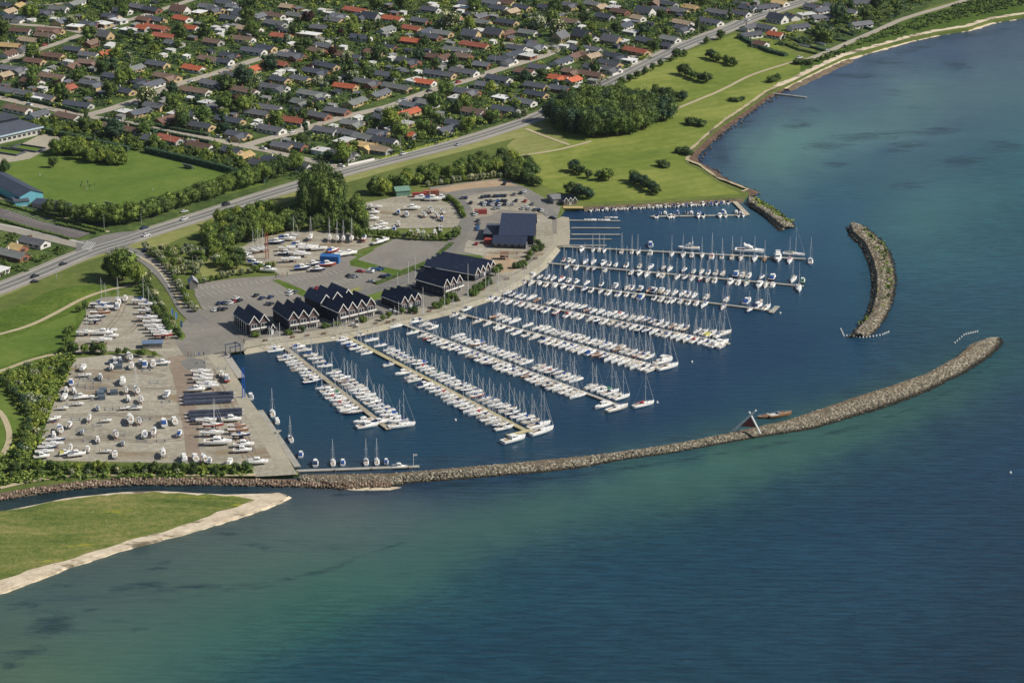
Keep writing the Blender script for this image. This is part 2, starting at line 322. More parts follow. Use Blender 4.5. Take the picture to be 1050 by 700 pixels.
strip('shingle_shore',[(800,92),(813,86),(839,73.5),(865,61.5)],G['stone'],-3,9,1.0,-.5,jit=1)
strip('canal_bank',[(-1500,760),(-500,575),(-200,540),(0,507),(40,500),(87,494.5),(133,491.5),(213,491.5),(307,493),(350,495),(400,494)],G['stone'],0,4,LZ+.05,-.5,zpx=1)
qb=[(249,358.5),(285.7,352),(350,343),(408.6,330),(459,318),(500.5,304),(533,287.5),(556,270.5),(570,253)]
strip('quay_slope',qb,G['quay'],0.4,3.2,LZ+.03,-.6,zpx=1.5,jit=.05)
strip('north_bank',[(598,212.5),(604,212),(700,207),(752,204),(762,204)],G['stone'],.3,2.4,LZ+.04,-.5,zpx=1.6)
# SW spit
SPIT=[(-1500,790),(-500,600),(-150,548),(0,524),(26.7,519),(66.7,511),(110,505.5),(160,503),(200,505),(246.7,506.8),(286,505.5),(296,509),(288,514),(250,528),(186.7,547),(116.7,565),(66.7,582),(30,596),(0,607),(-120,655),(-400,760),(-1500,1200)]
struct(sheet('spit_ground',SPIT,G['sand'],z=.75,skirt=2,jit=.5,step=5))
strip('spit_beach',SPIT[9:21][::-1],G['sand'],.6,1.0,.79,-.45,jit=.9,zpx=.5,vary=0)
sheet('spit_grass',[(-1500,788),(-500,600),(-150,549),(0,525),(26.7,520.5),(66.7,512),(110,506.8),(160,504.2),(200,506.3),(240,508),(262,511.5),(244,519),(214,528),(187,538),(143,551.5),(100,563.5),(43,581),(0,595),(-120,635),(-400,730),(-1500,1150)],G['marsh'],z=.80,jit=1.2,step=4)
# zones on the main land
sheet('estate_ground',[(-300,330),(-60,268),(0,232),(90,256),(0,292),(-300,380)],G['estate'],1)
sheet('estate_ground',[(-700,240),(0,230),(85,250),(150,236),(270,197),(357,170),(470,142),(557,114),(621,83),(686,51),(750,26),(845,-3),(835,58),(862,46),(905,27),(960,5),(1000,-6),(1300,-60),(2400,-200),(2400,-500),(-1400,-500)],G['estate'],2)
sheet('sports_pitch',[(-60,175),(0,160),(50,150),(130,150),(150,157),(193,168),(257,181),(272,189),(200,207),(130,218),(80,214),(44,204),(10,200),(-60,190)],G['pitch'],3,jit=.6)
sheet('park_lawn',[(528,143),(560,121),(621,92),(690,58),(752,36),(790,28),(800,48),(822,60),(850,60),(840,68),(813,81),(787,93),(763,109),(738,126),(720,141),(705,155),(701,168),(715,174),(736,188),(760,199),(700,203),(612,208),(584,205),(552,187),(548,170),(522,160)],G['park'],3,jit=.5)
sheet('dry_lawn',[(520,150),(545,128),(560,126),(585,146),(560,155),(528,160)],G['verge'],4,jit=.8)
sheet('verge',[(-300,400),(0,305),(77,272),(106,262),(145,262),(200,238),(270,214),(357,187),(420,169),(480,154),(545,137),(560,122),(470,147),(357,177),(270,203),(128,248),(77,265),(0,298),(-300,390)],G['verge'],3,jit=.6)
sheet('rough_meadow',[(-300,420),(0,320),(60,296),(108,290),(128,296),(110,304),(92,310),(84,328),(75,350),(66,366),(50,368),(0,382),(-300,440)],G['rough'],4,jit=1.2)
sheet('scrub_ground',[(-300,455),(0,386),(48,370),(66,362),(78,366),(70,384),(55,416),(40,460),(42,474),(260,480),(262,487),(120,488),(40,493),(0,500),(-300,540)],G['wild'],5,jit=1)
sheet('lawn',[(-60,365),(0,348),(45,334),(80,318),(74,345),(60,358),(25,367),(0,376),(-60,392)],G['pitch'],6,jit=.8)
sheet('lawn',[(-60,410),(0,398),(8,405),(24,428),(18,455),(12,478),(0,486),(-60,500)],G['pitch'],6,jit=.8)
sheet('scrub_ground',[(816,60),(834,60),(870,46),(905,32),(925,22),(962,11),(1000,2),(1060,-6),(1200,-20),(1200,-8),(1050,14),(1016,19),(993,27),(960,32),(931,38),(890,50),(865,57),(839,69),(822,76)],G['wild'],5,jit=1)
# hard surfaces
sheet('upper_yard',[(92,312),(103,305),(135,303),(160,309),(170,328),(186,350),(206,352),(190,367),(168,366),(150,358),(76,362),(75,352),(84,330)],G['gravel'],7,jit=.5)
sheet('lower_yard',[(77,367),(130,362),(170,366),(222,360),(249,358),(226,361),(243,387),(255.7,409),(266,423),(282.7,446),(303,483),(306,486),(262,488.5),(256,476),(45,472),(38,462),(54,416),(68,384)],G['gravel'],7,jit=.0)
sheet('yard_road',[(171,366),(195,362),(200,376),(200,400),(203,440),(207,472),(192,473),(188,440),(180,400)],G['yardroad'],8,jit=.5)
sheet('quay_apron',[(212,365),(226,362),(243,388),(256,410),(266,424),(282,447),(302,482),(285,482),(262,440),(246,418),(238,400),(226,382)],G['quay'],9)
sheet('asphalt_apron',[(185,371),(196,366),(208,369),(212,378),(190,379)],G['asphalt2'],9,jit=.4)
sheet('plaza',[(182,300),(188,312),(198,322),(236,324),(241,340),(250,351),(300,345),(350,337),(362,333),(408,322),(458,310),(498,297),(531,281),(553,265),(562,252),(571,245),(571,225),(575,212),(562,205),(542,194),(522,185),(511,183),(470,188),(440,192),(446,200),(458,204),(470,220),(468,240),(458,248),(407,244),(366,263),(352,261),(340,272),(290,282),(244,285),(198,291),(200,303),(208,318)],G['asphalt'],8)
sheet('plaza',[(178,344),(196,320),(238,322),(242,342),(251,352),(253,358.4),(249,359.5),(228,363),(222,362),(190,367),(183,356)],G['asphalt'],9)
sheet('promenade',[(249,357),(252,349),(300,343),(350,334.5),(408,321.5),(458,309.5),(497,296),(530,280),(551,264),(560,252),(566,240),(572,240),(571,252),(556,270),(533,287),(500.5,303),(459,317),(408.6,329),(350,342),(285.7,351)],G['quay'],10)
sheet('north_boat_yard',[(243,262),(246,254),(262,245),(300,237),(345,236),(381,243),(379,252),(352,262),(340,272),(318,278),(290,283),(275,276),(255,270)],G['gravel'],10,jit=.5)
sheet('trailer_yard',[(374,208),(400,203),(425,199),(445,203),(462,209),(474,224),(468,233),(377,235)],G['gravel'],10,jit=.5)
sheet('gravel_lot',[(444,194),(470,189),(511,184),(520,187),(534,192),(497,193),(460,198)],G['soil'],10,jit=.3)
sheet('gravel_lot',[(470,207),(480,201),(500,197),(530,196),(545,204),(556,214),(566,220),(568,250),(556,262),(548,262),(550,240),(548,217),(514,215),(500,222),(486,224),(478,212)],G['gravel'],10,jit=.3)
sheet('gravel_lot',[(480,246),(505,252),(540,256),(546,262),(538,274),(520,284),(508,280),(506,268),(492,262),(476,258),(478,249)],G['gravel'],10,jit=.3)
sheet('playground_sand',[(496,262),(515,261),(532,268),(528,277),(514,280),(500,270)],G['soil'],11,jit=.3)
sheet('slipway',[(568,226),(576,222),(583.5,223),(584.5,236),(583.5,251),(568,252)],G['quay'],z=LZ-.1,skirt=3)
sheet('grass_island',[(279,287),(286,286.5),(321,301),(316,306),(300,299)],G['rough'],11,jit=.2,step=4)
sheet('grass_island',[(351,300),(368,294),(371,296),(356,303)],G['verge'],11,jit=.2,step=4)
sheet('grass_island',[(366,305.5),(404,295),(415,293.5),(408,300),(380,309),(368,312)],G['pitch'],11,jit=.2,step=4)
sheet('grass_island',[(358,268),(380,255),(384,256),(366,266),(389,272.5),(411,277),(440,266),(445,265.8),(438,272),(411,282.5),(387,292),(383,291),(402,281),(360,272)],G['rough'],11,jit=.2,step=4)
sheet('grass_island',[(448,261.5),(463,249),(467,249),(462,258),(452,262)],G['verge'],11,jit=.2,step=4)
sheet('grass_island',[(462,267),(471,260.5),(494,262),(498,269),(476,272)],G['pitch'],11,jit=.2,step=4)
sheet('hedge_lawn',[(204,272),(214,265),(236,262),(244,270),(258,277),(232,281),(207,284)],G['verge'],7,jit=.4)
sheet('grass_island',[(172,335),(181,330),(191,345),(186,349)],G['pitch'],11,jit=.2,step=4)
sheet('car_park',[(-60,205),(0,213),(43,227.5),(96,238),(80,244),(57,243),(4,228),(-60,218)],G['dark'],7)
sheet('school_yard',[(-60,165),(0,158),(44,137),(64,141),(52,152),(30,163),(0,168),(-60,172)],G['quay'],6,jit=.3)
TRK=[]
for q in ([(75,400),(110,398),(160,400),(190,398)],[(60,428),(110,424),(150,430),(190,426)],[(50,455),(100,450),(150,455),(196,450)],[(105,345),(125,325),(130,308)],[(100,352),(140,340),(150,318)],[(208,380),(228,420),(250,470)],[(214,378),(236,420),(262,474)],[(255,262),(300,250),(350,246)],[(385,225),(420,222),(462,224)],[(80,384),(120,380),(168,386)]): TRK.append(q)
# roads: a ribbon of real width along its centre line
def ribbon(name,px,w,mat,lvl,off=0):
    pts=[P(x,y,LZ) for x,y in px]
    # smooth
    for _ in range(2):
        q=[pts[0]]
        for a,b_ in zip(pts,pts[1:]): q+=[a.lerp(b_,.25),a.lerp(b_,.75)]
        pts=q+[pts[-1]]
    NSH[0]+=1; z=LZ+lvl*.012+NSH[0]*.0006; v=[]
    for i,p in enumerate(pts):
        d=(pts[min(i+1,len(pts)-1)]-pts[max(i-1,0)]); d.z=0; d.normalize(); nn=Vector((-d.y,d.x,0))
        for s_ in (1,-1):
            q=p+nn*(off+s_*w/2); q.z=z; v.append(q)
    mb=MB(); mb.add(v,[(2*i,2*i+1,2*i+3,2*i+2) for i in range(len(pts)-1)])
    return struct(mb.build(name,mat))
for q in TRK: ribbon('tyre_track',q,.5,G['yardroad'],12); ribbon('tyre_track',q,.6,G['yardroad'],12,2.0)
MAIN=[(-300,410),(0,296),(38.6,280.6),(77,263.9),(103,254),(128.6,247),(154.3,238),(195.4,225.3),(231.4,213.7),(270,200.9),(357.7,175),(414.3,160.7),(470.9,146.6),(530,127.8),(557,117.5),(621,86),(647,73),(685.7,53.6),(714.3,41.4),(750,28.6),(768.6,19.3),(807,7),(835.7,-2),(1000,-60)]
WHITE=plain('road_paint',(.62,.62,.58),.7,.2)
ribbon('main_road',MAIN,14.5,G['road'],12); ribbon('main_road_lane',MAIN,8,G['asphalt2'],13)
ribbon('road_line',MAIN,.35,WHITE,14); ribbon('road_line',MAIN,.4,WHITE,14,4.0); ribbon('road_line',MAIN,.4,WHITE,14,-4.0)
ribbon('side_road',[(-200,200),(0,232),(51.4,244),(85,252),(100,256)],9,G['road'],12); ribbon('road_line',[(-200,200),(0,231.5),(51.4,243.5),(82,251)],.7,WHITE,15,2.6)
ribbon('harbour_road',[(118,252),(140,260),(154.3,269),(169.7,283),(182.6,301),(191,318),(205,330)],8,G['asphalt2'],13)
ribbon('road_line',[(130,256),(154.3,269),(168,284),(176,298)],.4,WHITE,15)
ribbon('harbour_path',[(150,263),(162,269),(176,281),(188,300),(194,316)],1.6,G['path'],16,-3.2)
ribbon('quay_road',[(345,312),(368.6,302),(404,292),(432.9,278),(447,268.5),(458,258),(471,242.5),(480,227),(477,213),(467,203.5),(461,199.5),(480,196),(497,194.5),(531.4,192),(543,199),(554.3,210),(566,222)],7,G['asphalt2'],12)
for i,(w_,pp) in enumerate([(6.5,[(-60,88),(0,100.7),(28.6,107),(60,113.6),(85.7,119.3),(103,121.4),(135.7,127),(150,130.4),(178.6,136.4),(217,142.9),(250,150),(271,154),(300,160.5),(335.7,168.6),(353,173.5)]),
 (7.5,[(85,119.3),(107,114),(128.6,107),(150,100),(175.7,88.6),(200,81.4),(227,73.6),(257,62.9),(288.6,54.3),(312,46),(340,39),(360,38.5)]),
 (7.5,[(250,150),(278.6,141.4),(300,137),(328.6,127),(350,120.7),(380,114),(402.9,108.6),(421.4,100.7),(450,90.5),(478.6,82.9),(507,72.9),(535.7,64.3),(564.3,55.7),(571.4,49),(582,44)]),
 (5,[(582,46),(560,48),(514,44.5),(468,42),(455,40)]),(6,[(-60,14),(0,21.4),(14,25),(43,27),(71.4,30.7),(85.7,34.3),(100,32),(118.6,25),(150,15.7),(164,10.7),(198,0),(230,-12)]),
 (6,[(83,36),(57,45.7),(25.7,55.7),(7,62.9),(-40,78)]),(5,[(331,10),(354,10.7),(385.7,11.4),(410,12),(470,13),(536,15),(592,14.3),(610,9)]),(4.5,[(590,52),(640,60),(672,55),(685,52)]),(5,[(-60,8),(60,6),(110,-4)]),
 (5,[(832,60),(850,53),(870,43.9),(903.4,30),(924,20),(960,9.5),(985,2),(1030,-12)])]): ribbon('coast_lane' if i==9 else 'estate_lane',pp,w_,G['lane'],11)
for pp in ([(684.6,115.7),(712.9,104),(741,92.6),(766.9,78.4),(790,70.7),(816,62.9),(830,60)],[(525,161),(566,155.6),(597,148),(606,145)],[(539,132.4),(558.6,140),(584,149)],[(-100,370),(0,342.8),(30.9,334.6),(61.7,319),(84.9,306),(110.6,297.3),(136,293)],
    [(-100,410),(0,381.4),(25.7,371),(48.9,364.7),(66,362)],[(-30,405),(0,421),(7.7,435.4),(10.3,448.3),(6.4,461),(-4,474),(-40,490)],[(0,500.5),(40,491),(87,487.5),(133,486.5),(213,487),(262,487)],[(-40,190),(0,203),(40,217),(75,227),(100,236),(112,238)],[(560,122),(600,150)]):
    if pp[0]==(560,122): continue
    ribbon('gravel_path',pp,2.4,G['path'],14)
sheet('junction',[(78,247),(90,246),(106,241),(122,238),(150,236),(160,238),(140,247),(128,254),(136,262),(118,262),(108,259),(96,262),(78,266)],G['asphalt2'],12.5)
for k in range(5): ribbon('zebra_crossing',[(90+k*2,247.5+k*.45),(84+k*2,255.5+k*.45)],.3,WHITE,16)
# parking bay lines and arrows, as sheets of paint
def bays(p0,p1,n,ln,w_=.09):
    a=P(*p0,LZ); b_=P(*p1,LZ); n=max(1,int((b_-a).length/2.5)) if n>2 else n; d=(b_-a).normalized(); nn=Vector((-d.y,d.x,0)); mb=MB()
    for i in range(n+1):
        c_=a.lerp(b_,i/n); z=LZ+.24
        q=[c_-d*w_,c_+d*w_,c_+d*w_+nn*ln,c_-d*w_+nn*ln]; mb.add([(p.x,p.y,z) for p in q],[(0,1,2,3)])
    struct(mb.build('parking_lines',WHITE))
for a_,b_,n_,l_ in (((206,306),(240,299),14,5),((202,298),(276,290),26,5),((212,318),(246,312),14,4.5),((245,308),(290,302),16,5),((300,290),(352,280),20,5),((318,300),(372,286),18,5),((372,262),(409,247.5),1,22),((372,266),(440,262),1,.6),
    ((4,221),(84,241),30,4.8),((2,217),(70,232),24,4.8),((222,352),(232,338),1,1)): bays(a_,b_,n_,l_)
# ------------------------------------------------------------------ breakwaters of boulders
def rock(mb,x,y,z,r):
    v=[]; n=5; a0=random.random()*6.28
    for k,(zz,rr) in enumerate(((-.5,.8),(.25,.95),(.75,.5))):
        for i in range(n):
            t=a0+i*6.283/n+k*.5; q=rr*random.uniform(.75,1.15); v.append((x+math.cos(t)*r*q,y+math.sin(t)*r*q,z+zz*r*random.uniform(.8,1.1)))
    b=len(mb.v); f=[]
    for k in range(2):
        for i in range(n): f.append((k*n+i,k*n+(i+1)%n,(k+1)*n+(i+1)%n,(k+1)*n+i))
    f.append(tuple(range(2*n,3*n))); mb.add(v,f)
def rockmat(name,cols):
    m,n,b=nmat(name); b.inputs['Roughness'].default_value=.9; b.inputs['Specular IOR Level'].default_value=.15
    g=n.nodes.new('ShaderNodeNewGeometry'); c=ramp(n,g.outputs['Random Per Island'],[(0,cols[0]),(.5,cols[1]),(1,cols[2])])
    cc=mix(n,.25,c,ramp(n,noise(n,.5,4),[(.3,cols[0]),(.7,cols[2])]))
    sx=n.nodes.new('ShaderNodeSeparateXYZ'); n.links.new(g.outputs['Position'],sx.inputs[0])      # weed and wet on the stones at the waterline
    wz=n.nodes.new('ShaderNodeMapRange'); wz.inputs[1].default_value=.35; wz.inputs[2].default_value=.9; wz.inputs[3].default_value=1; wz.inputs[4].default_value=0; n.links.new(sx.outputs['Z'],wz.inputs[0])
    n.links.new(mix(n,wz.outputs[0],cc,lin(52,50,42)),b.inputs['Base Color']); return m
BOULD=rockmat('boulders',[lin(66,64,58),lin(126,119,104),lin(196,187,166)])
BOULD2=rockmat('reddish_boulders',[lin(84,70,62),lin(134,104,88),lin(184,168,148)])
def bwall(name,inner,outer,zi,zo,ztop,n,rocks,mat=BOULD,rs=(.7,1.3)):
    """inner: crest edge on the sheltered side (picture, at zi); outer: waterline on the sea side"""
    kk=lambda x: 1+1.0*max(0,min(1,(x-560)/200)); A=[P(x,y+DY[0]*kk(x),zi) for x,y in inner]; B=[P(x,y-DY[1]*kk(x),0) for x,y in outer]; SK=.0 if PATHY[0] else .07
    def at(L,t):
        d=[0]
        for a,b_ in zip(L,L[1:]): d.append(d[-1]+(b_-a).length)
        s_=t*d[-1]
        for i in range(len(L)-1):
            if s_<=d[i+1]+1e-6: return L[i].lerp(L[i+1],(s_-d[i])/max(1e-6,d[i+1]-d[i]))
        return L[-1]
    v=[]; m=n
    for i in range(m+1):
        a=at(A,i/m); b_=at(B,i/m); a,b_=a.lerp(b_,SK),b_.lerp(a,SK); d=b_-a; d.z=0; w_=d.length; d.normalize(); j=lambda k: random.uniform(-k,k)
        e=min(1,min(i,m-i)/3+.25)
        v+=[a-d*3.2+Vector((0,0,-zi-.5)),a-d*.6+Vector((0,0,-.6+j(.2))),a+Vector((0,0,(ztop-zi)*e+j(.1))),a+d*min(3,.4*w_)+Vector((0,0,(ztop-zi)*e+j(.2))),Vector((b_.x+j(.4),b_.y+j(.4),-.4))]
    mb=MB(); k=5; f=[]
    for i in range(m):
        for q in range(k-1): f.append((k*i+q,k*i+q+1,k*(i+1)+q+1,k*(i+1)+q))
    mb.add(v,f); o=struct(mb.build(name,G['stone']))
    rb=MB()
    for _ in range(rocks):
        t=random.random(); a=at(A,t); b_=at(B,t); a,b_=a.lerp(b_,SK),b_.lerp(a,SK); d=b_-a; d.z=0; w_=d.length; d.normalize()
        s_=random.uniform(-3.2,w_+.2)
        if 0.2<s_<min(2.6,.36*w_) and random.random()<.75 and PATHY[0]: continue
        z=zi*(1+s_/3.4)*.9 if s_<0 else (ztop if s_<3 else ztop*(1-(s_-3)/max(.1,w_-3)))
        rock(rb,a.x+d.x*s_,a.y+d.y*s_,max(-.2,z-.35),random.uniform(*rs))
    tag(rb.build('boulder_armour',mat),'sand and grey coloured boulders heaped along the '+name.replace('_',' '),'boulders',kind='stuff')
PATHY=[1]; DY=[1.6,1.8]
bwall('long_breakwater',[(307,485.5),(400,484.2),(467,478.6),(529,473.2),(606,465.4),(670,456.4),(699,451.4),(753,440),(808,428),(874,405.4),(913.4,393),(952.5,379.3),(983.8,361.5),(996,350),(1010,345)],
 [(307,501),(350,502.5),(403,500.5),(417,497.5),(483,492),(557,486),(597,481.5),(640,473.5),(691,467),(757,455.2),(835,443),(913,420),(952.5,404.5),(991.6,385),(1017,368),(1029,356),(1026,349)],2.2,0,2.5,220,15500,rs=(.28,.72))
PATHY[0]=0; DY[:]=[0,0]
bwall('island_breakwater',[(871,231),(874,239),(886,250),(894,267),(898,283),(898,303),(892,323),(880,337),(875,343)],[(880,229),(890,232),(904,243),(914,255),(920,272),(921,291),(917,312),(905,334),(893,346)],1.5,0,2.3,60,2600,rs=(.35,.8))
bwall('spit_breakwater',[(768,209),(784,219),(796,228.5),(803,234)],[(768,198),(781.4,204.8),(798.6,216),(813,227),(817,233)],1.3,0,2.2,40,1500,rs=(.35,.8))
# red-brown boulders on the park shore and rubble on the canal bank
rb=MB()
for p in resample([P(x,y,0) for x,y in COAST],1.6):
    for _ in range(2): rock(rb,p.x+random.uniform(0,7),p.y+random.uniform(-6,1),random.uniform(-.3,.3),random.uniform(.4,.9))
tag(rb.build('shore_boulders',BOULD2),'reddish boulders scattered along the park waterline','boulders',kind='stuff')
rb=MB()
for p in resample([P(x,y,1) for x,y in [(-60,512),(0,508),(40,501),(87,495),(133,492),(213,492),(307,494),(350,496),(400,494)]],1.0):
    for _ in range(4):
        s_=random.uniform(-3.4,.3); rock(rb,p.x,p.y+s_,1.5+s_*.42,random.uniform(.4,.8))
tag(rb.build('bank_boulders',BOULD2),'brownish boulders lining the canal bank below the boat yard','boulders',kind='stuff')
sheet('breakwater_beach',[(340,499),(360,498.5),(385,499),(404,498.5),(412,499.5),(400,501.8),(384,502.6),(362,502),(348,501)],G['sand'],z=.22,jit=.5,step=4,skirt=.6)
# scrub on the breakwaters
# ------------------------------------------------------------------ foliage
def leafmat(name,c0,c1,c2,blossom=None):
    m,n,b=nmat(name); b.inputs['Roughness'].default_value=.75; b.inputs['Specular IOR Level'].default_value=.15
    g=n.nodes.new('ShaderNodeNewGeometry'); oi=n.nodes.new('ShaderNodeObjectInfo')
    c=ramp(n,g.outputs['Random Per Island'],[(0,c0),(.5,c1),(1,c2)] if not blossom else [(0,c0),(.4,c1),(.62,c2),(.66,blossom)])
    t=ramp(n,oi.outputs['Random'],[(0,(.90,1.0,.98)),(.5,(1.15,1.17,1.12)),(1,(1.42,1.34,1.12))])
    big=ramp(n,noise(n,.35,2),[(.35,(.8,.84,.86)),(.65,(1.16,1.12,1.0))])
    n.links.new(mix(n,1,mix(n,1,c,t,'MULTIPLY'),big,'MULTIPLY'),b.inputs['Base Color'])
    return m
LF=dict(dark=leafmat('dark_foliage',lin(42,56,32),lin(64,80,44),lin(88,106,60)),mid=leafmat('green_foliage',lin(54,72,36),lin(82,100,48),lin(112,128,66)),
 light=leafmat('light_foliage',lin(76,94,40),lin(108,122,54),lin(140,148,76)),haw=leafmat('blossoming_foliage',lin(54,68,38),lin(80,92,52),lin(104,116,70),lin(180,178,154)),
 blue=leafmat('blue_green_foliage',lin(38,56,42),lin(54,74,56),lin(74,94,72)),red=leafmat('copper_foliage',lin(44,30,32),lin(62,42,42),lin(80,58,54)),yel=leafmat('yellow_foliage',lin(110,104,30),lin(140,132,44),lin(160,152,60)))
LEAFW=dict(dark='dark green',mid='green',light='pale green',haw='blossoming',blue='blue green',red='copper coloured',yel='yellow green')
BARK=plain('bark',(.09,.07,.05),.9,.1)
def crown_mesh(kind,R,Hc,z0,nl,leaf,dens,shape='round'):
    mb=MB(); lumps=[]
    for _ in range(nl):
        u=random.uniform(-1,1); t=random.uniform(0,6.283); q=random.uniform(.35,.8)
        rr=math.sqrt(1-u*u)
        if shape=='poplar': lumps.append((math.cos(t)*rr*R*.55,math.sin(t)*rr*R*.55,z0+Hc*(.5+.46*u),R*random.uniform(.4,.6)))
        elif shape=='cone': h=random.random(); lumps.append((math.cos(t)*R*.6*(1-h),math.sin(t)*R*.6*(1-h),z0+Hc*h*.9,R*(.5-.33*h)))
        else: lumps.append((math.cos(t)*rr*R*q,math.sin(t)*rr*R*q,z0+Hc*(.5+.5*u*q),R*random.uniform(.32,.52)))
    for (x,y,z,r) in lumps:
        # a solid heart so that the crown has depth
        n=6; v=[]
        for k,(zz,rr) in enumerate(((-.6,.3),(-.2,.62),(.3,.58),(.62,.25))):
            for i in range(n):
                t=i*6.283/n+k; v.append((x+math.cos(t)*rr*r,y+math.sin(t)*rr*r,z+zz*r))
        mb.add(v,[(k*n+i,k*n+(i+1)%n,(k+1)*n+(i+1)%n,(k+1)*n+i) for k in range(3) for i in range(n)])
        for _ in range(dens):
            d=Vector((random.gauss(0,1),random.gauss(0,1),random.gauss(.25,1))).normalized()
            c=Vector((x,y,z))+d*r*random.uniform(.72,1.15)
            nn=(d+Vector((random.gauss(0,.5),random.gauss(0,.5),random.gauss(.2,.5)))).normalized()
            a=nn.orthogonal().normalized(); b_=nn.cross(a); s_=leaf*random.uniform(.6,1.3); th=random.random()*6.28
            a,b_=a*math.cos(th)+b_*math.sin(th),b_*math.cos(th)-a*math.sin(th)
            mb.add([c-a*s_*.7-b_*s_*.5,c+a*s_*.6-b_*s_*.6,c+a*s_*.7+b_*s_*.5,c-a*s_*.5+b_*s_*.65],[(0,1,2,3)])
    return mb.mesh('crown',LF[kind])
def trunk_mesh(h,r):
    mb=MB(); mb.tube((0,0,-.3),(r*.4,0,h*.55),r,r*.7,7); mb.tube((r*.4,0,h*.5),(0,r*.5,h*.9),r*.7,r*.3,6)
    for a in (0.3,2.2,4.2): mb.tube((r*.3,0,h*.45),(math.cos(a)*h*.22,math.sin(a)*h*.22,h*.72),r*.4,r*.15,5)
    return mb.mesh('trunk',BARK)
TM={}
def tree_meshes(kind,form,i):
    k=(kind,form,i)
    if k not in TM:
        if form=='tree': TM[k]=(crown_mesh(kind,4.0,7.9,.7,22,.33,60),trunk_mesh(6.5,.28))
        elif form=='big': TM[k]=(crown_mesh(kind,4.0,7.7,.8,30,.26,80),trunk_mesh(6.5,.22))
        elif form=='poplar': TM[k]=(crown_mesh(kind,2.6,9.4,.9,22,.3,50,'poplar'),trunk_mesh(7,.22))
        elif form=='cone': TM[k]=(crown_mesh(kind,2.6,8.2,.6,14,.32,40,'cone'),trunk_mesh(6,.2))
        else: TM[k]=(crown_mesh(kind,3.6,3.6,.2,14,.36,50),trunk_mesh(2.6,.2))
    return TM[k]
def tree(x,y,h,kind,form,label,group,wide=1,cat=None,name=None,z=LZ):
    """h is the real height; the form meshes are about 9 m (tree), 4 m (bush), 10 m (poplar) tall"""
    cm,tm=tree_meshes(kind,form,random.randrange(3 if form!='big' else 4)); base={'tree':9,'big':9,'bush':4,'poplar':10.5,'cone':9}[form]; s_=h/base
    nm=name or ('hawthorn' if kind=='haw' else {'bush':'bush','cone':'conifer'}.get(form,'shrub' if h<5.3 and form=='tree' else ('park_tree' if 'park' in (group or '') else 'tree')))
    o=empty(nm,(x,y,z),random.random()*6.28,label,cat or nm,group); o.scale=(s_*wide,s_*wide,s_)
    link('crown',cm,o); link('stem' if form=='bush' else 'trunk',tm,o); return o
TREES=[]     # gathered first, labelled by region afterwards
def region(name,pts,group):
    """pts: (px,py,h,kind,form,wide)"""
    k=max(3,int(math.sqrt(len(pts)*2.2))); rw=rows(pts,k)
    for i,(x,y,h,kind,form,wide) in enumerate(pts):
        r,c=rw[i]; p=P(x,y,LZ); what={'bush':'bush','cone':'conifer','poplar':'tall tree'}.get(form,'tree')
        if len(pts)<=k: lab=f'{LEAFW[kind]} {what}, {od(c)} from the left {name}'
        else: lab=f'{LEAFW[kind]} {what} {name}, {od(c)} from left, {od(r)} row'
        tree(p.x,p.y,h,kind,form,lab,group,wide)
def scatter(poly,sp,jit=.45,seed=None):
    """ground positions every sp metres inside a picture polygon"""
    w_=[P(x,y,LZ) for x,y in poly]; x0,x1=min(p.x for p in w_),max(p.x for p in w_); y0,y1=min(p.y for p in w_),max(p.y for p in w_)
    pl=[(p.x,p.y) for p in w_]; out=[]; y=y0+sp*.3; k=0
    while y<y1:
        x=x0+(k%2)*sp*.5
        while x<x1:
            a=x+random.uniform(-jit,jit)*sp; b_=y+random.uniform(-jit,jit)*sp
            if inpoly(a,b_,pl): u,v=PX(a,b_,LZ); out.append((u,v))
            x+=sp
        y+=sp*.87; k+=1
    return out
def wood(name,poly,sp,hr,kinds,form,group,wide=(.9,1.15),jit=.45):
    region(name,[(x,y,random.uniform(*hr),random.choice(kinds),form,random.uniform(*wide)) for x,y in scatter(poly,sp,jit)],group)
def line(name,pts,sp,hr,kinds,form,group,wide=(.9,1.1),jit=.6):
    q=resample([P(x,y,LZ) for x,y in pts],sp,False,jit); 
    region(name,[PX(p.x,p.y,LZ)+(random.uniform(*hr),random.choice(kinds),form,random.uniform(*wide)) for p in q],group)
def hedge(pts,h,w_,kind,label,group='clipped and free growing hedges',gap=0):
    q=resample([P(x,y,LZ) for x,y in pts],1.6,False,.12); mb=MB()
    o=None
    body=[]
    for i,p in enumerate(q):
        d=(q[min(i+1,len(q)-1)]-q[max(i-1,0)]).normalized(); nn=Vector((-d.y,d.x,0)); j=lambda: random.uniform(-.15,.15)
        body.append([p+nn*(w_/2+j()),p+nn*(w_*.45+j())+Vector((0,0,h*.9+j())),p-nn*(w_*.45+j())+Vector((0,0,h*.9+j())),p-nn*(w_/2+j())])
    mb.loft(body,closed=True,cap=True)
    for i,p in enumerate(q):
        d=(q[min(i+1,len(q)-1)]-q[max(i-1,0)]).normalized(); nn=Vector((-d.y,d.x,0))
        for _ in range(int(7+h*5)):
            e=random.choice((0,1,2)); s_=random.uniform(.18,.42)
            c=p+d*random.uniform(-.9,.9)+(nn*random.uniform(-w_/2,w_/2)+Vector((0,0,h*random.uniform(.85,1.08))) if e==0 else nn*(w_/2+.08)*(1 if e==1 else -1)+Vector((0,0,h*random.uniform(.1,.98))))
            a=Vector((random.gauss(0,1),random.gauss(0,1),random.gauss(0,1))).normalized(); b_=a.orthogonal().normalized()
            mb.add([c-a*s_,c-b_*s_,c+a*s_,c+b_*s_],[(0,1,2,3)])
    return tag(mb.build('hedge',LF[kind]),label,'hedge',group)
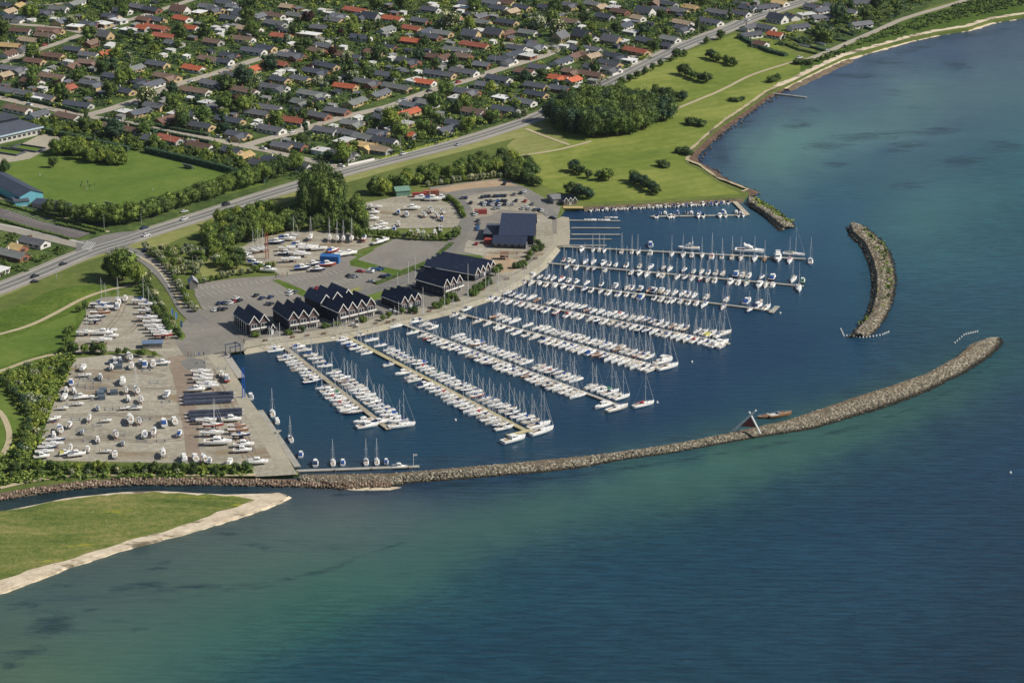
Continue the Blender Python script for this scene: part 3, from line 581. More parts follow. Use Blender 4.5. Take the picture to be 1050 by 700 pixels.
wood('in the oval wood',[(563,130),(585,138),(612,144),(640,141.5),(686,124),(682,117),(655,110),(610,108),(580,113)],6.6,(12,16),['dark','mid','mid','dark','blue'],'big','trees of the oval park wood',wide=(.9,1.1))
wood('in the tall grove by the road',[(306,217),(330,206),(345,208),(350,220),(341,228),(325,230),(308,227)],7.0,(19,25),['dark','mid','dark'],'big','tall grove trees',wide=(.5,.62))
line('along the pitch edge',[(64,224),(78,227.5),(95,229.5),(120,230.5),(133,228.5),(148,225),(172,217),(196,209.5),(220,202),(244,194.5),(268,187),(290,179),(302,175)],5.6,(9.5,11.5),['dark','mid','mid'],'big','trees in the row between pitch and road',wide=(.95,1.15))
line('by the pitch corner',[(50,220),(70,222),(92,226),(110,228)],7,(7.5,10.5),['dark','blue'],'big','trees at the pitch corner')
wood('in the square copse',[(54,159),(75,163),(108,171),(128,169),(128,162),(95,154),(64,150)],5.5,(7,9),['mid','mid','light'],'tree','trees of the square copse')
wood('in the belt behind the copse',[(30,137),(60,141),(105,149),(135,154),(170,160),(215,169),(250,176),(252,170),(215,160),(170,151),(130,144),(90,133),(50,124),(36,126)],6.5,(3,4.8),['mid','light','dark','mid'],'tree','trees in the belt below the houses',wide=(1,1.3))
wood('in the yard side wood',[(214,238),(232,228),(255,221),(282,219),(304,222),(318,235),(300,240),(262,246),(238,258),(216,266),(206,256)],6,(6.5,9),['mid','dark','light','mid'],'tree','woodland trees behind the boat yard')
wood('in the north yard grove',[(312,237),(330,233),(352,212),(362,214),(372,228),(376,246),(366,247),(352,238),(320,241)],6,(6,8.5),['mid','mid','dark'],'tree','grove trees by the north yard',wide=(.7,.95))
line('beside the car park bend',[(150,256),(158,262),(167,270),(176,282),(186,299),(192,312),(200,320)],4.2,(3.5,5),['haw','haw','mid'],'tree','shrubs on the harbour road bend')
wood('in the hawthorn thicket',[(158,258),(185,252),(210,256),(220,268),(208,276),(200,284),(184,284),(170,268)],5.6,(3.5,5.5),['haw','haw','mid','haw'],'tree','hawthorn thicket shrubs')
line('along the car park edge',[(204,292),(222,287),(240,282.5),(262,279.5),(280,274)],2.9,(3,4.2),['haw','mid','haw'],'tree','shrubs along the car park edge')
wood('in the car park corner wood',[(218,276),(226,262),(246,262),(250,276),(240,279)],6,(5,7.5),['mid','dark','haw'],'tree','corner woodland trees')
wood('in the belt above the trailers',[(366,212),(375,201),(400,190),(440,182),(480,173),(515,164),(540,168),(552,185),(550,190),(532,187),(520,183),(505,181),(470,185),(440,189),(412,195),(398,202),(378,206)],6.2,(6.5,9.5),['mid','dark','mid','light'],'big','belt trees above the trailer yard')
line('on the front edge of the belt',[(440,192),(470,187.5),(505,183),(520,182)],3.2,(3.5,5),['haw','haw','mid'],'tree','blossoming shrubs in front of the belt')
line('on the trailer yard left side',[(366,214),(370,224),(373,234)],5,(7,10),['mid','light'],'tree','trees left of the trailer yard')
line('in front of the trailer yard',[(377,242),(395,244),(420,245),(445,247),(466,246),(470,238)],2.9,(3.5,4.8),['haw','mid','mid'],'tree','shrubs in front of the trailer yard')
line('right of the trailer yard',[(459,205),(466,208),(472,216),(476,224)],3.2,(2.6,3.4),['mid','mid'],'tree','shrubs right of the trailer yard')
def one(x,y,h,kind,form,label,group='free standing trees',wide=1):
    p=P(x,y,LZ); return tree(p.x,p.y,h,kind,form,label,group,wide)
one(126,288,16,'mid','big','large spreading green tree left of the harbour road',wide=1.1); one(140,293,11,'light','big','light green tree in front of the large spreading tree')
one(113,284,11,'dark','big','dark tree on the left flank of the large spreading tree'); one(150,290,7,'haw','tree','pale shrub tree right of the large spreading tree')
one(55,172,6.5,'dark','tree','small dark tree on the left end of the pitch'); one(4,178,8,'dark','tree','dark tree at the left picture edge by the sports hall')
line('left of the harbour road',[(149,292),(158,305),(164,316),(170,326),(176,336),(184,347)],3.8,(3.4,5),['haw','mid','dark'],'tree','hedge trees left of the harbour road')
line('inside the harbour road hedge',[(146,298),(154,312),(161,322),(167,332),(174,343)],4.2,(3.5,5.5),['dark','mid'],'tree','inner hedge trees')
wood('on the slope left of the yards',[(92,306),(84,324),(76,346),(70,352),(76,362),(66,372),(72,380),(64,396),(56,392),(62,366),(68,350),(78,324),(86,306)],4.6,(3,5),['mid','dark','mid'],'tree','shrub trees left of the yards')
wood('in the scrub west of the yard',[(2,386),(30,376),(60,368),(66,380),(58,408),(44,440),(36,462),(24,474),(14,470),(22,450),(28,428),(14,406)],5.2,(2.0,3.2),['light','light','light','haw','light'],'bush','scrub bushes west of the lower yard',wide=(.8,1.1))
line('on the west edge of the scrub',[(2,392),(10,402),(22,414),(30,430),(26,452),(18,470)],5,(3.5,5),['dark','dark','blue'],'tree','dark trees on the scrub edge')
line('between the two yards',[(78,362),(86,363),(95,362),(104,363)],4.2,(4.5,6),['dark','mid'],'tree','trees between the yards')
line('beside the yard shed',[(108,363.5),(120,364),(130,364.5),(140,365),(148,366),(158,366)],4.4,(2.6,4.6),['haw','dark','mid'],'tree','shrubs beside the yard shed')
line('in the belt below the yard',[(14,484),(40,481),(70,483),(110,483.5),(160,484),(210,484),(252,483)],3.4,(3.2,5.2),['mid','dark','light'],'tree','belt trees below the lower yard')
line('on the belt front by the canal',[(12,490),(40,487),(90,486),(150,486.5),(200,487),(240,486)],5.5,(2.4,3.6),['mid','dark','haw'],'tree','front row shrubs below the yard')
for i,(x,y,h) in enumerate([(637,88.5,6),(646,84.5,5.5),(653.5,81,5.5),(661,77,5.5),(669,72.5,5),(677,68,5),(688,63.5,4),(694,61,7.5),(702,58,5),(724,45,5),(739,41,7)]): one(x,y,h,'dark','tree',f'round roadside tree, {od(i+1)} from the left in the row below the main road','round trees lining the main road')
for nm,ln,sp,hr in (('in the uppermost park thicket',[(728,60),(736,64),(744,65),(752,68)],6,(4.5,6.5)),('in the middle park thicket',[(700,76),(708,80),(716,83),(725,85)],5.5,(5,7.5)),('in the lower park thicket',[(672,97),(682,99),(692,101),(700,104)],5,(4.5,7)),
  ('in the thicket above the dock',[(588,176),(596,180),(604,183),(614,185),(624,185)],6,(5,7.5)),('in the thicket beside the shore lawn',[(648,186),(656,190),(664,195),(674,200)],6,(5,7.5)),('in the clump behind the dock house',[(584,200),(594,202),(603,204)],5,(6,8.5)),('in the thicket at the lawn corner',[(520,178),(530,182),(540,186),(551,191)],5,(5,7.5))):
    line(nm,ln,sp*.6,(hr[0]*.95,hr[1]*1.0),['dark','dark','blue','mid'],'tree','park thicket trees',wide=(1.05,1.4))
for i,(x,y,h,wd) in enumerate([(711,128,4,1.4),(718,129,3.4,1.4),(699,157,3.6,1.4),(705,159,3,1.4),(681,171,3.6,1.5),(752,104,2.2,2),(760,103,2,2),(791,84,3.6,1.4),(797,82,3.2,1.4),(818,66,3.2,1.6),(826,66,3,1.6)]):
    one(x,y,h,'dark','bush',f'low dark bush on the shore lawn, {od(i+1)} counted from the harbour side','low bushes on the shore lawn',wd)
for i,(x,y,h) in enumerate([(546,250,4.5),(551,253,4),(555,257,4.5),(548,260,4.5),(544,264,4),(541,268,3.6),(536,273,3),(530,275,3),(508,283,5),(512,279,4.5),(500,291,3.2),(495,295,3),(489,298,3),(486,303,3),(468,309,3.4),(463,306,3),(456,312,3),(448,316,3),(424,321,3),(412,322,3.4),(399,326,3.6),(392,329,3.4),(310,341,3.4),(372,330,2.6),(262,345,2.4),(296,343,2.4),(334,336,2.2),(345,334,2.2)]):
    one(x,y,h,random.choice(['dark','mid','mid']),'bush' if h<3.3 else 'tree',f'small promenade tree, {od(i+1)} counted along the quay from the right end','small trees along the promenade',1.0)
# hedges
for pts,h,w_,kd,lab in [([(26,133),(60,139),(95,147),(132,155.5)],3,2.4,'blue','long dark hedge running behind the square copse'),([(150,156.5),(193,166.5),(228,175),(258,184),(272,188)],3.4,2.4,'blue','long dark hedge along the upper side of the pitch'),
 ([(0,97.5),(30,104),(60,110),(82,116)],2,1.6,'blue','hedge above the lowest estate lane at far left'),([(104,124),(150,133),(180,140),(215,147)],1.8,1.4,'blue','hedge below the lane junction behind the playing field'),([(152,128),(185,135),(214,140)],1.8,1.4,'blue','hedge on the upper side of the lane junction'),
 ([(0,209),(30,217),(58,225),(100,236),(108,238)],1.2,1.4,'mid','clipped hedge above the dark car park'),([(0,226),(30,235),(62,243),(72,246)],1.2,1.4,'mid','clipped hedge below the dark car park'),([(24,214),(44,219),(60,223)],1.2,1.8,'blue','short hedge beside the sports hall'),
 ([(58,230),(80,235),(100,240)],1.3,2,'dark','short thick hedge beside the junction footpath'),([(459,204),(466,207),(472,215),(476,223)],1.6,2,'light','curved hedge on the right side of the trailer yard'),([(385,291.5),(411,282),(437,272)],1.0,1.8,'dark','low hedge along the harbour access road'),([(450,261.5),(463,250.5)],1,1.8,'dark','short hedge by the curve of the access road'),
 ([(60,368),(73,364)],1.5,2,'dark','short hedge at the upper left corner of the lower yard'),([(390,163.5),(420,155.5),(470,141)],.9,1.2,'light','low hedge between corner garden and main road'),([(480,137.5),(520,125.5),(552,113)],1.2,1.4,'dark','hedge along gardens above the main road'),([(622,78.5),(650,65),(684,46)],1.1,1.2,'mid','hedge above the sloping main road in front of red roofs'),
 ([(688,45),(704,38),(722,31)],1.1,1.2,'dark','hedge beside the flagpole garden on the main road'),([(826,34),(850,41),(868,43)],1.4,1.5,'blue','hedge in the seaside gardens nearest the road end'),([(830,24),(860,32),(876,37)],1.4,1.5,'blue','second hedge between the seaside gardens'),([(836,17),(866,24),(894,31)],1.4,1.5,'blue','third hedge between the seaside gardens'),([(812,40),(828,48),(846,53)],1.4,1.5,'blue','hedge beside the terraced seaside garden'),
 ([(800,44),(820,52),(838,56)],1.4,1.5,'dark','lowest hedge between the seaside gardens'),([(758,38),(772,46),(790,54),(806,58)],2.2,3,'blue','dark shelter hedge under the red roofed seaside house')]:
    hedge(pts,h,w_,kd,lab)
# ------------------------------------------------------------------ buildings
WH=plain('white_paint',(.74,.73,.70),.5,.3); BLK=plain('black_timber',(.022,.027,.042),.7,.2,.3,.8); SLATE=plain('dark_slate_roof',(.026,.036,.068),.6,.3,.35,.7)
GLASS=plain('window_glass',(.03,.04,.055),.12,.6); BRN=plain('brown_timber',(.17,.10,.07),.75,.2,.3,.8); GREYT=plain('grey_timber',(.26,.25,.23),.8,.2,.3,.6)
SKYLT=plain('skylight_glass',(.10,.13,.17),.15,.6)
def frame_at(fl,fr):
    a=P(fl[0],fl[1],LZ); b_=P(fr[0],fr[1],LZ); d=b_-a; return a,math.atan2(d.y,d.x),d.length
def clubhouse(fl,fr,n,depth,wh,rh,label,mid=None,balcony=True,facade=BLK,side_poles=False,back_off=0,name='clubhouse'):
    a,rz,W=frame_at(fl,fr); o=empty(name,a,rz,label,'building','black timber clubhouses with sawtooth gables' if name=='clubhouse' else None); bw=W/n
    secs=[(0,depth,wh,rh,0,W,n)]
    if mid: secs=[(0,mid[0],wh,rh,0,W,n),(mid[0]+.02,depth,mid[1],mid[2],mid[3]*bw,(mid[3]+mid[4])*bw,3)]
    for (y0,y1,h,r,x0,x1,m) in secs:
        wl=MB(); wl.box(x0,x1,y0,y1,0,h); b=(x1-x0)/m
        for i in range(m):
            xa=x0+i*b; xc=xa+b/2; xb=xa+b
            wl.add([(xa,y0,h),(xb,y0,h),(xc,y0,h+r-.15),(xa,y1,h),(xb,y1,h),(xc,y1,h+r-.15)],[(0,1,2),(5,4,3)])
        wl.build('wall',facade,o)
        rf=MB(); 
        for i in range(m):
            xa=x0+i*b; xc=xa+b/2; xb=xa+b; e0=.35 if i==0 else 0; e1=.35 if i==m-1 else 0; s_=r/(b/2)
            rf.slab([(xa-e0,y0-.5,h-e0*s_+.1),(xc,y0-.5,h+r+.1),(xc,y1+.3,h+r+.1),(xa-e0,y1+.3,h-e0*s_+.1)],.18)
            rf.slab([(xc,y0-.5,h+r+.1),(xb+e1,y0-.5,h-e1*s_+.1),(xb+e1,y1+.3,h-e1*s_+.1),(xc,y1+.3,h+r+.1)],.18)
        rfo=rf.build('roof',SLATE,o)
        for i in range(m):
            xa=x0+i*b; xc=xa+b/2; xb=xa+b
            bb=MB()
            for (p,q) in (((xa-.1,h-.1),(xc,h+r+.2)),((xc,h+r+.2),(xb+.1,h-.1))):
                bb.add([(p[0],y0-.53,p[1]-.42),(q[0],y0-.53,q[1]-.46),(q[0],y0-.53,q[1]+.12),(p[0],y0-.53,p[1]+.12),(p[0],y0-.62,p[1]-.42),(q[0],y0-.62,q[1]-.46),(q[0],y0-.62,q[1]+.12),(p[0],y0-.62,p[1]+.12)],[(0,1,2,3),(7,6,5,4),(4,5,1,0),(3,2,6,7)])
            bb.build('bargeboard',WH,o)
            k=MB().box(xa+b*.22,xa+b*.3,y0+(y1-y0)*.35,y0+(y1-y0)*.42,h+r*.3,h+r*.3+.75); k.build('skylight',SKYLT,rfo)
            if y0==0 or r>0:
                wz=h*.55 if h>4 else h*.25
                wm=MB().box(xc-b*.28,xc+b*.28,y0-.06,y0-.01,wz,min(h+r*.35,wz+1.7)); wo=wm.build('window',GLASS,o)
                if y0==0: MB().add([(xa+.5,y0-.004,h*.58),(xb-.5,y0-.004,h*.58),(xb-.5,y0-.004,h+.1),(xc,y0-.004,h+r-.9),(xa+.5,y0-.004,h+.1)],[(0,1,2,3,4)]).build('gable_cladding',plain('brown_cladding',(.12,.085,.08),.8,.1,.3,1.2),o)
                fm=MB(); z0_,z1_=wz,min(h+r*.35,wz+1.7)
                for xx in (xc-b*.28,xc-.05,xc+b*.28-.1): fm.box(xx,xx+.12,y0-.1,y0-.065,z0_,z1_)
                fm.box(xc-b*.28,xc+b*.28,y0-.1,y0-.065,z1_+.002,z1_+.12); fm.build('window_frame',WH,wo)
        if y0==0:
            for i in range(m):
                xa=x0+i*b; xc=xa+b/2
                if h>4:
                    MB().box(xa+b*.06,xa+b*.94,-.011,-.002,.15,h*.44).build('light_cladding',plain('pale_cladding',(.50,.46,.40),.7,.2,.15),o)
                    sh=MB().box(xa+b*.12,xa+b*.80,-.07,-.012,.15,h*.30); so_=sh.build('shop_window',GLASS,o)
                    f2=MB()
                    for xx in (.12,.34,.57,.78): f2.box(xa+b*xx,xa+b*xx+.14,-.12,-.075,.15,h*.30)
                    f2.box(xa+b*.12,xa+b*.81,-.12,-.075,h*.30+.002,h*.30+.25); f2.build('window_frame',WH,so_)
                    if balcony:
                        bm=MB(); bm.box(xa+.2,xa+b-.2,-1.5,-.13,h*.46,h*.46+.12); bm.build('balcony_floor',BRN,o)
                        bm=MB(); bm.box(xa+.2,xa+b-.2,-1.55,-1.5,h*.46+.3,h*.46+1.05); bm.build('balcony_rail',WH,o)
            dm=MB().box(W*.5-.5,W*.5+.5,-.1,-.014,0,2.1); dm.build('door',plain('white_door',(.6,.6,.6),.5),o)
            pl=MB().box(-.04,W+.04,-.05,-.002,0,.14); pl.build('plinth',plain('concrete',(.4,.39,.36),.9),o)
    gt=MB()
    D=depth
    gt.box(-.5,-.34,-.4,secs[0][1],wh-.35,wh-.18); gt.build('gutter',WH,o)
    if side_poles:
        for k in range(7): MB().tube((-1.0,depth*(k+.5)/7,0),(-1.0,depth*(k+.5)/7,wh-.2),.09).build('column',WH,o)
        sl=MB(); 
    for k in range(4):
        y=depth*(k+.7)/5; MB().box(-.05,-.01,y,y+1.3,wh*.25,wh*.25+1.2).build('window',GLASS,o); MB().box(W+.01,W+.05,y,y+1.3,wh*.25,wh*.25+1.2).build('window',GLASS,o)
    return o
clubhouse((255.7,344.2),(276,340.6),2,16,5.6,3.1,'two gabled black clubhouse at the left end of the quay with white side columns',side_poles=True)
clubhouse((277.3,343.6),(281.5,342.6),1,10,3.2,1.8,'narrow lean single gable between the two left clubhouses',balcony=False)
clubhouse((296,340),(326.6,334.9),3,17,5.7,3.2,'three gabled black clubhouse, second from the left along the quay')
clubhouse((347,332.6),(384.6,323.6),4,25,5.8,3.2,'large four gabled clubhouse with a raised triple gable roof behind',mid=(12.5,7.0,3.2,-.2,3.6))
clubhouse((411,319),(431.6,313.6),3,14,3.8,2.8,'small three gabled white fronted clubhouse right of the largest one',balcony=False)
clubhouse((454.3,304.6),(473.8,298),3,17,5.0,3.1,'three gabled clubhouse with pale balconies next to the low wide hall')
clubhouse((486.5,288.6),(507,278.2),4,27,3.4,2.6,'wide low dark roofed hall with four small white gables',balcony=False)
clubhouse((578,210.9),(591.5,209.9),3,7,2.6,1.5,'small brown dock house with three white edged gables on the north quay',balcony=False,facade=BRN,name='dock_house')
tag(MB().box(0,10,0,4,0,.35).build('timber_deck',plain('yellow_wood',(.5,.38,.18),.7,.2,.2)),'pale yellow timber deck in front of the brown dock house','deck')
_d=bpy.data.objects['timber_deck']; _d.location=P(577.5,214,LZ); _d.scale=(1,.8,1)
def bx_building(name,fl,fr,depth,h,label,cat,wall,roofm,roof='gable',rise=2,parts=None,over=.4,front_win=0,ridge=.5,along='x'):
    a,rz,W=frame_at(fl,fr); o=empty(name,a,rz,label,cat)
    wl=MB().box(0,W,0,depth,0,h); e=over
    if roof=='gable' and along=='x':          # ridge parallel to the front
        yr=depth*ridge; wl.add([(0,0,h),(0,yr,h+rise-.1),(0,depth,h),(W,0,h),(W,yr,h+rise-.1),(W,depth,h)],[(0,1,2),(5,4,3)])
        rf=MB().slab([(-e,-e,h-.1),(W+e,-e,h-.1),(W+e,yr,h+rise),(-e,yr,h+rise)],.15); rf.slab([(-e,yr,h+rise),(W+e,yr,h+rise),(W+e,depth+e,h-.1),(-e,depth+e,h-.1)],.15)
    elif roof=='gable':
        xr=W*.5; wl.add([(0,0,h),(W,0,h),(xr,0,h+rise-.1),(0,depth,h),(W,depth,h),(xr,depth,h+rise-.1)],[(0,1,2),(5,4,3)])
        rf=MB().slab([(-e,-e,h-.1),(xr,-e,h+rise),(xr,depth+e,h+rise),(-e,depth+e,h-.1)],.15); rf.slab([(xr,-e,h+rise),(W+e,-e,h-.1),(W+e,depth+e,h-.1),(xr,depth+e,h+rise)],.15)
    else:
        rf=MB().box(-e,W+e,-e,depth+e,h+.002,h+.3)
    wl.build('wall',wall,o); r=rf.build('roof',roofm,o)
    for k in range(front_win):
        b=W/front_win; f=MB().box(b*(k+.2),b*(k+.8),-.06,-.01,h*.3,h*.3+min(1.4,h*.5)).build('window',GLASS,o)
        MB().box(b*(k+.2)-.08,b*(k+.8)+.08,-.09,-.062,h*.3+min(1.4,h*.5)-.02,h*.3+min(1.4,h*.5)+.1).build('window_frame',WH,f)
    return o,W,r
BLUEP=plain('turquoise_cladding',(.13,.36,.44),.6,.3,.15); WALLY=plain('yellow_brick',(.46,.34,.19),.85,.1,.15,.9); WALLR=plain('red_brick',(.26,.12,.08),.85,.1,.15,.9); WALLG=plain('grey_render',(.36,.35,.33),.85,.1,.15,.6)
TARROOF=plain('tar_roof',(.07,.08,.10),.8,.2,.3,.3); GREENR=plain('green_sheet',(.14,.25,.19),.6,.3,.15); REDS=plain('red_sheet',(.28,.055,.045),.6,.3,.2)
# black hall beside the quay
h1,W1,_=bx_building('sailing_hall',(512,250.6),(546.8,251.4),20,5,'big black hall with a tall sloping slate roof behind the quay','building',BLK,SLATE,rise=5.3,ridge=.93,front_win=0)
h2,W2,_=bx_building('front_hall',(505,254.4),(538.8,255.6),6,2.5,'lower slate roofed hall with white window corner in front of the black hall','building',BLK,SLATE,rise=2.4,ridge=.97,front_win=5)
for k in range(3): MB().box(W2+.02,W2+.3,.5+1.9*k,.9+1.9*k,.3,2.4).build('white_post',WH,h2)
bx_building('annex_shed',(496,246.5),(511,247),17,3.2,'flat dark roofed yard annex on the left of the black hall','building',BLK,TARROOF,roof='flat')
bx_building('red_shed',(496,250.5),(503,251),4,2.0,'red flat shed in front of the dark annex','shed',REDS,REDS,roof='flat',over=.1)
bx_building('grey_kiosk',(567.5,209.6),(577,208.6),9,2.8,'grey roofed shed left of the brown dock house','shed',GREYT,plain('grey_roof',(.2,.2,.21),.7,.2,.2),rise=1)
bx_building('green_shed',(406.5,201.8),(420.5,200.6),8,3,'green sheet metal shed at the back of the trailer yard','shed',GREENR,GREENR,rise=1.3)
bx_building('yard_shed',(146.5,357.8),(166.5,357),4,2.2,'long low blue grey bicycle shelter at the lower end of the upper yard','shed',GREYT,plain('blue_roof',(.12,.17,.26),.5,.3,.2),roof='flat')
bx_building('toll_hut',(194.5,296.8),(203,296.2),5.5,3,'small grey roofed hut among hawthorns at the car park corner','shed',GREYT,plain('light_grey_roof',(.30,.31,.33),.6,.3,.1),rise=2,along='y')
bx_building('sports_hall',(20.8,209.6),(44.5,205.5),44,4.2,'sports hall with a bright turquoise gable end beside the pitch','building',BLUEP,plain('hall_roof',(.06,.075,.11),.7,.2,.2,.2),rise=2.4,along='y')
bx_building('low_annex',(33,213),(62,218),9,2.6,'low dark roofed annex in front of the turquoise gable','building',GREYT,plain('hall_roof',(.06,.075,.11)),rise=1.4,along='x')
bx_building('hall_entrance',(15.8,212.4),(30,211),8,2.6,'pale blue entrance building below the sports hall gable','building',BLUEP,TARROOF,roof='flat')
s1,Ws,_=bx_building('school',(-70,163.5),(42.5,138),24,4.4,'long flat roofed school building with white fascia at the left edge','building',plain('cream_wall',(.52,.5,.44),.8,.1,.1),TARROOF,roof='flat',over=1.0,front_win=22)
MB().box(-1.1,Ws+1.1,-1.12,-1.02,3.9,4.75).build('fascia',plain('pale_blue_fascia',(.42,.52,.6),.6),s1)
bx_building('school_roof_hall',(-70,150),(20,131),14,6,'raised dark flat hall standing behind the long school building','building',BLK,TARROOF,roof='flat')
for i,(x,y,w_) in enumerate([(0,157.5,13),(20,154,13)]):
    p=P(x+9,y-5+4,LZ); o=empty('courtyard_garden',p,math.radians(-28),f'small walled school garden with lawn, {od(i+1)} from the left','garden')
    MB().box(-8,8,-4,4,.14,.22).build('lawn',G['pitch'],o); bm=MB()
    for q in ((-8.3,8.3,-4.4,-4.02),(-8.3,8.3,4.02,4.4),(-8.7,-8.31,-4.4,4.4),(8.31,8.7,-4.4,4.4)): bm.box(*q,0,1.1)
    bm.build('garden_wall',plain('dark_fence',(.08,.09,.11),.8),o)
# ---------------- bungalows of the estate
ROOF=dict(R=('bright red tiled',[(.44,.12,.06),(.34,.11,.07)]),B=('brown tiled',[(.15,.09,.07),(.18,.125,.095)]),D=('dark slate',[(.065,.075,.095),(.09,.097,.115),(.13,.133,.145)]),
  G=('grey',[(.13,.14,.155),(.17,.18,.17)]),Y=('sand coloured',[(.50,.36,.17),(.36,.28,.19)]),V=('white',[(.62,.62,.60),(.5,.5,.48)]))
RM={k:[plain(f'{v[0].replace(" ","_")}_roof_{chr(97+i)}',c,.75,.25,.22,.35) for i,c in enumerate(v[1])] for k,v in ROOF.items()}
WALLS=[plain('white_wall',(.62,.60,.56),.8,.1,.08),WALLY,WALLR,WALLG,plain('white_wall',(.62,.60,.56))]
def house_proto(col,L,shape,wi,ri):
    def mk():
        o=empty('bungalow'); h=2.5; D=8.0; r=1.9 if shape!='flat' else .25; e=.5; wl=MB(); rf=MB()
        if shape=='flat': wl.box(-L/2,L/2,-D/2,D/2,0,h+.2); rf.box(-L/2-.5,L/2+.5,-D/2-.5,D/2+.5,h+.202,h+.5)
        else:
            if shape=='tall': h=3.2; r=3.6; D=9
            wl.box(-L/2,L/2,-D/2,D/2,0,h)
            wl.add([(-L/2,-D/2,h),(-L/2,0,h+r-.1),(-L/2,D/2,h),(L/2,-D/2,h),(L/2,0,h+r-.1),(L/2,D/2,h)],[(0,1,2),(5,4,3)])
            s_=r/(D/2)
            rf.slab([(-L/2-e,-D/2-e,h-e*s_+.1),(L/2+e,-D/2-e,h-e*s_+.1),(L/2+e,0,h+r+.1),(-L/2-e,0,h+r+.1)],.16)
            rf.slab([(-L/2-e,0,h+r+.1),(L/2+e,0,h+r+.1),(L/2+e,D/2+e,h-e*s_+.1),(-L/2-e,D/2+e,h-e*s_+.1)],.16)
            if shape=='ell':
                x0,x1=L/2-7,L/2-.02; y0=-D/2-5; m_=(x0+x1)/2; k=r*.9; sx=k/((x1-x0)/2)
                wl.box(x0,x1,y0,-D/2,0,h-.01); wl.add([(x0,y0,h),(x1,y0,h),(m_,y0,h+k-.1)],[(0,1,2)])
                rf.slab([(x0-.4,y0-e,h-.4*sx+.08),(m_,y0-e,h+k+.08),(m_,0,h+k+.08),(x0-.4,0,h-.4*sx+.08)],.15)
                rf.slab([(m_,y0-e,h+k+.08),(x1+.4,y0-e,h-.4*sx+.08),(x1+.4,0,h-.4*sx+.08),(m_,0,h+k+.08)],.15)
        wl.build('wall',WALLS[wi],o); ro=rf.build('roof',RM[col][ri],o)
        MB().box(-L*.2,-L*.2+.8,.6,1.4,h+r*.5,h+r+1.0).build('chimney',WALLS[(wi+2)%4],ro)
        for k,xx in enumerate((-.32,-.08) if shape=='ell' else (-.32,.05,.32)): MB().box(L*xx-1.1,L*xx+1.1,-D/2-.05,-D/2-.01,.9,2.1).build('window',GLASS,o)
        MB().box(L/2+.01,L/2+.05,-1.6,1.2,.8,2.1).build('window',GLASS,o)
        MB().box(-L*.16-.5,-L*.16+.5,-D/2-.055,-D/2-.012,0,2.1).build('door',BRN,o)
        return o
    return mk
HP=[]
def addh(ox,oy,txt):
    for tk in txt.split():
        a=tk.split(','); x=ox+float(a[0])/7; y=oy+float(a[1])/7; c=a[2][0]; L=float(a[2][1:]) if len(a[2])>1 else 14
        if any(abs(x-q[0])<7 and abs(y-q[1])<3.2 for q in HP): continue
        HP.append((x,y,c,L))
addh(0,0,'''50,30,D 130,35,Y10 60,75,Y12 280,80,D22 420,55,G 540,15,G20 110,120,D16 130,210,B20 360,210,B20 210,280,Y16 75,320,Y14 320,245,B 60,375,B12 375,390,B18 250,430,B14 100,485,D20 30,530,Y10 380,540,B20 230,575,B16
480,625,R13 760,375,R12 650,440,B18 510,470,B12 830,540,D18 670,590,G20 880,640,D18 740,250,D 650,300,B12 530,345,D 540,180,V10 640,165,D 800,110,D 740,160,V12 850,135,V12 990,40,D 880,70,D 960,485,G16 1020,580,D 60,640,D20 180,660,D 640,385,D 920,205,V10 330,690,D16 1040,130,B12 1030,190,R10 160,345,D10''')
addh(150,0,'''70,190,R20 300,190,R16 130,250,R18 240,70,B 260,125,R14 60,130,D18 740,200,Y20 910,100,B20 500,60,G 640,40,G 930,160,D18 970,250,R16 1010,40,Y10 480,290,B14 690,270,B18 450,415,B16 600,390,D 340,480,R16 80,450,D16
150,540,B20 40,595,D18 350,640,B22 480,590,D20 710,640,B20 770,355,D18 860,335,D 930,445,R18 770,485,R20 1020,390,D16 960,560,D 920,615,D20 620,530,D 800,110,G12 600,120,D 690,100,D 440,40,G 200,300,D 380,80,V10 560,430,D12 40,60,D''')
addh(300,0,'''455,65,R20 720,125,R16 860,195,R16 860,285,R16 920,140,G14 450,205,V10 110,235,V18 300,135,D 670,205,G14 490,260,D16 340,110,G 180,355,B14 230,320,D 30,390,D14 240,460,D20 170,505,D20 680,330,D14 590,365,B14
440,400,D 370,385,B 830,430,D18 1000,395,B 660,525,D20 540,580,D20 380,610,R16 150,665,G22 750,615,G22 950,580,R14 880,565,V12 620,665,G18 1020,515,D 60,555,G 200,190,D 20,100,G 560,120,D 500,110,D 990,60,D 950,220,D 1000,255,D 470,455,D''')
addh(450,0,'''260,315,R22 115,135,R10 60,130,G12 290,110,D12 300,150,G16 490,150,D16 730,160,D12 930,145,B16 520,75,Y12 430,50,D 600,45,D 780,45,D 170,45,V12 130,350,G20 230,245,D12 290,210,V8 400,235,D 480,230,B 30,230,G 870,260,D12
30,405,B12 530,380,D18 640,390,V10 460,420,D20 310,455,G12 180,505,D20 40,525,D16 620,505,B14 720,475,D 880,430,D20 980,390,B16 1010,345,D 430,555,D18 340,600,G14 130,640,D18 220,650,D14 700,605,D16 860,550,R14 960,565,R12 870,625,D14 700,665,D16
560,335,D 700,325,G 960,505,B 640,225,G 1030,250,D 950,30,D 380,10,G 480,10,B 210,20,D''')
addh(600,0,'''370,355,R20 610,270,G14 190,285,D14 330,220,V10 280,175,D 230,395,D20 180,445,D18 310,420,V10 170,485,D18 50,525,B16 50,395,Y12 30,260,D12 430,280,D 430,80,D14 380,120,Y10 250,75,B14 200,45,V10 110,45,Y10 540,60,D 680,70,D
700,155,Y16 710,195,D 760,45,Y12 960,80,D20 900,145,D20 60,20,G 50,345,D 60,475,D 260,285,V8 520,10,B 140,110,D 600,20,D''')
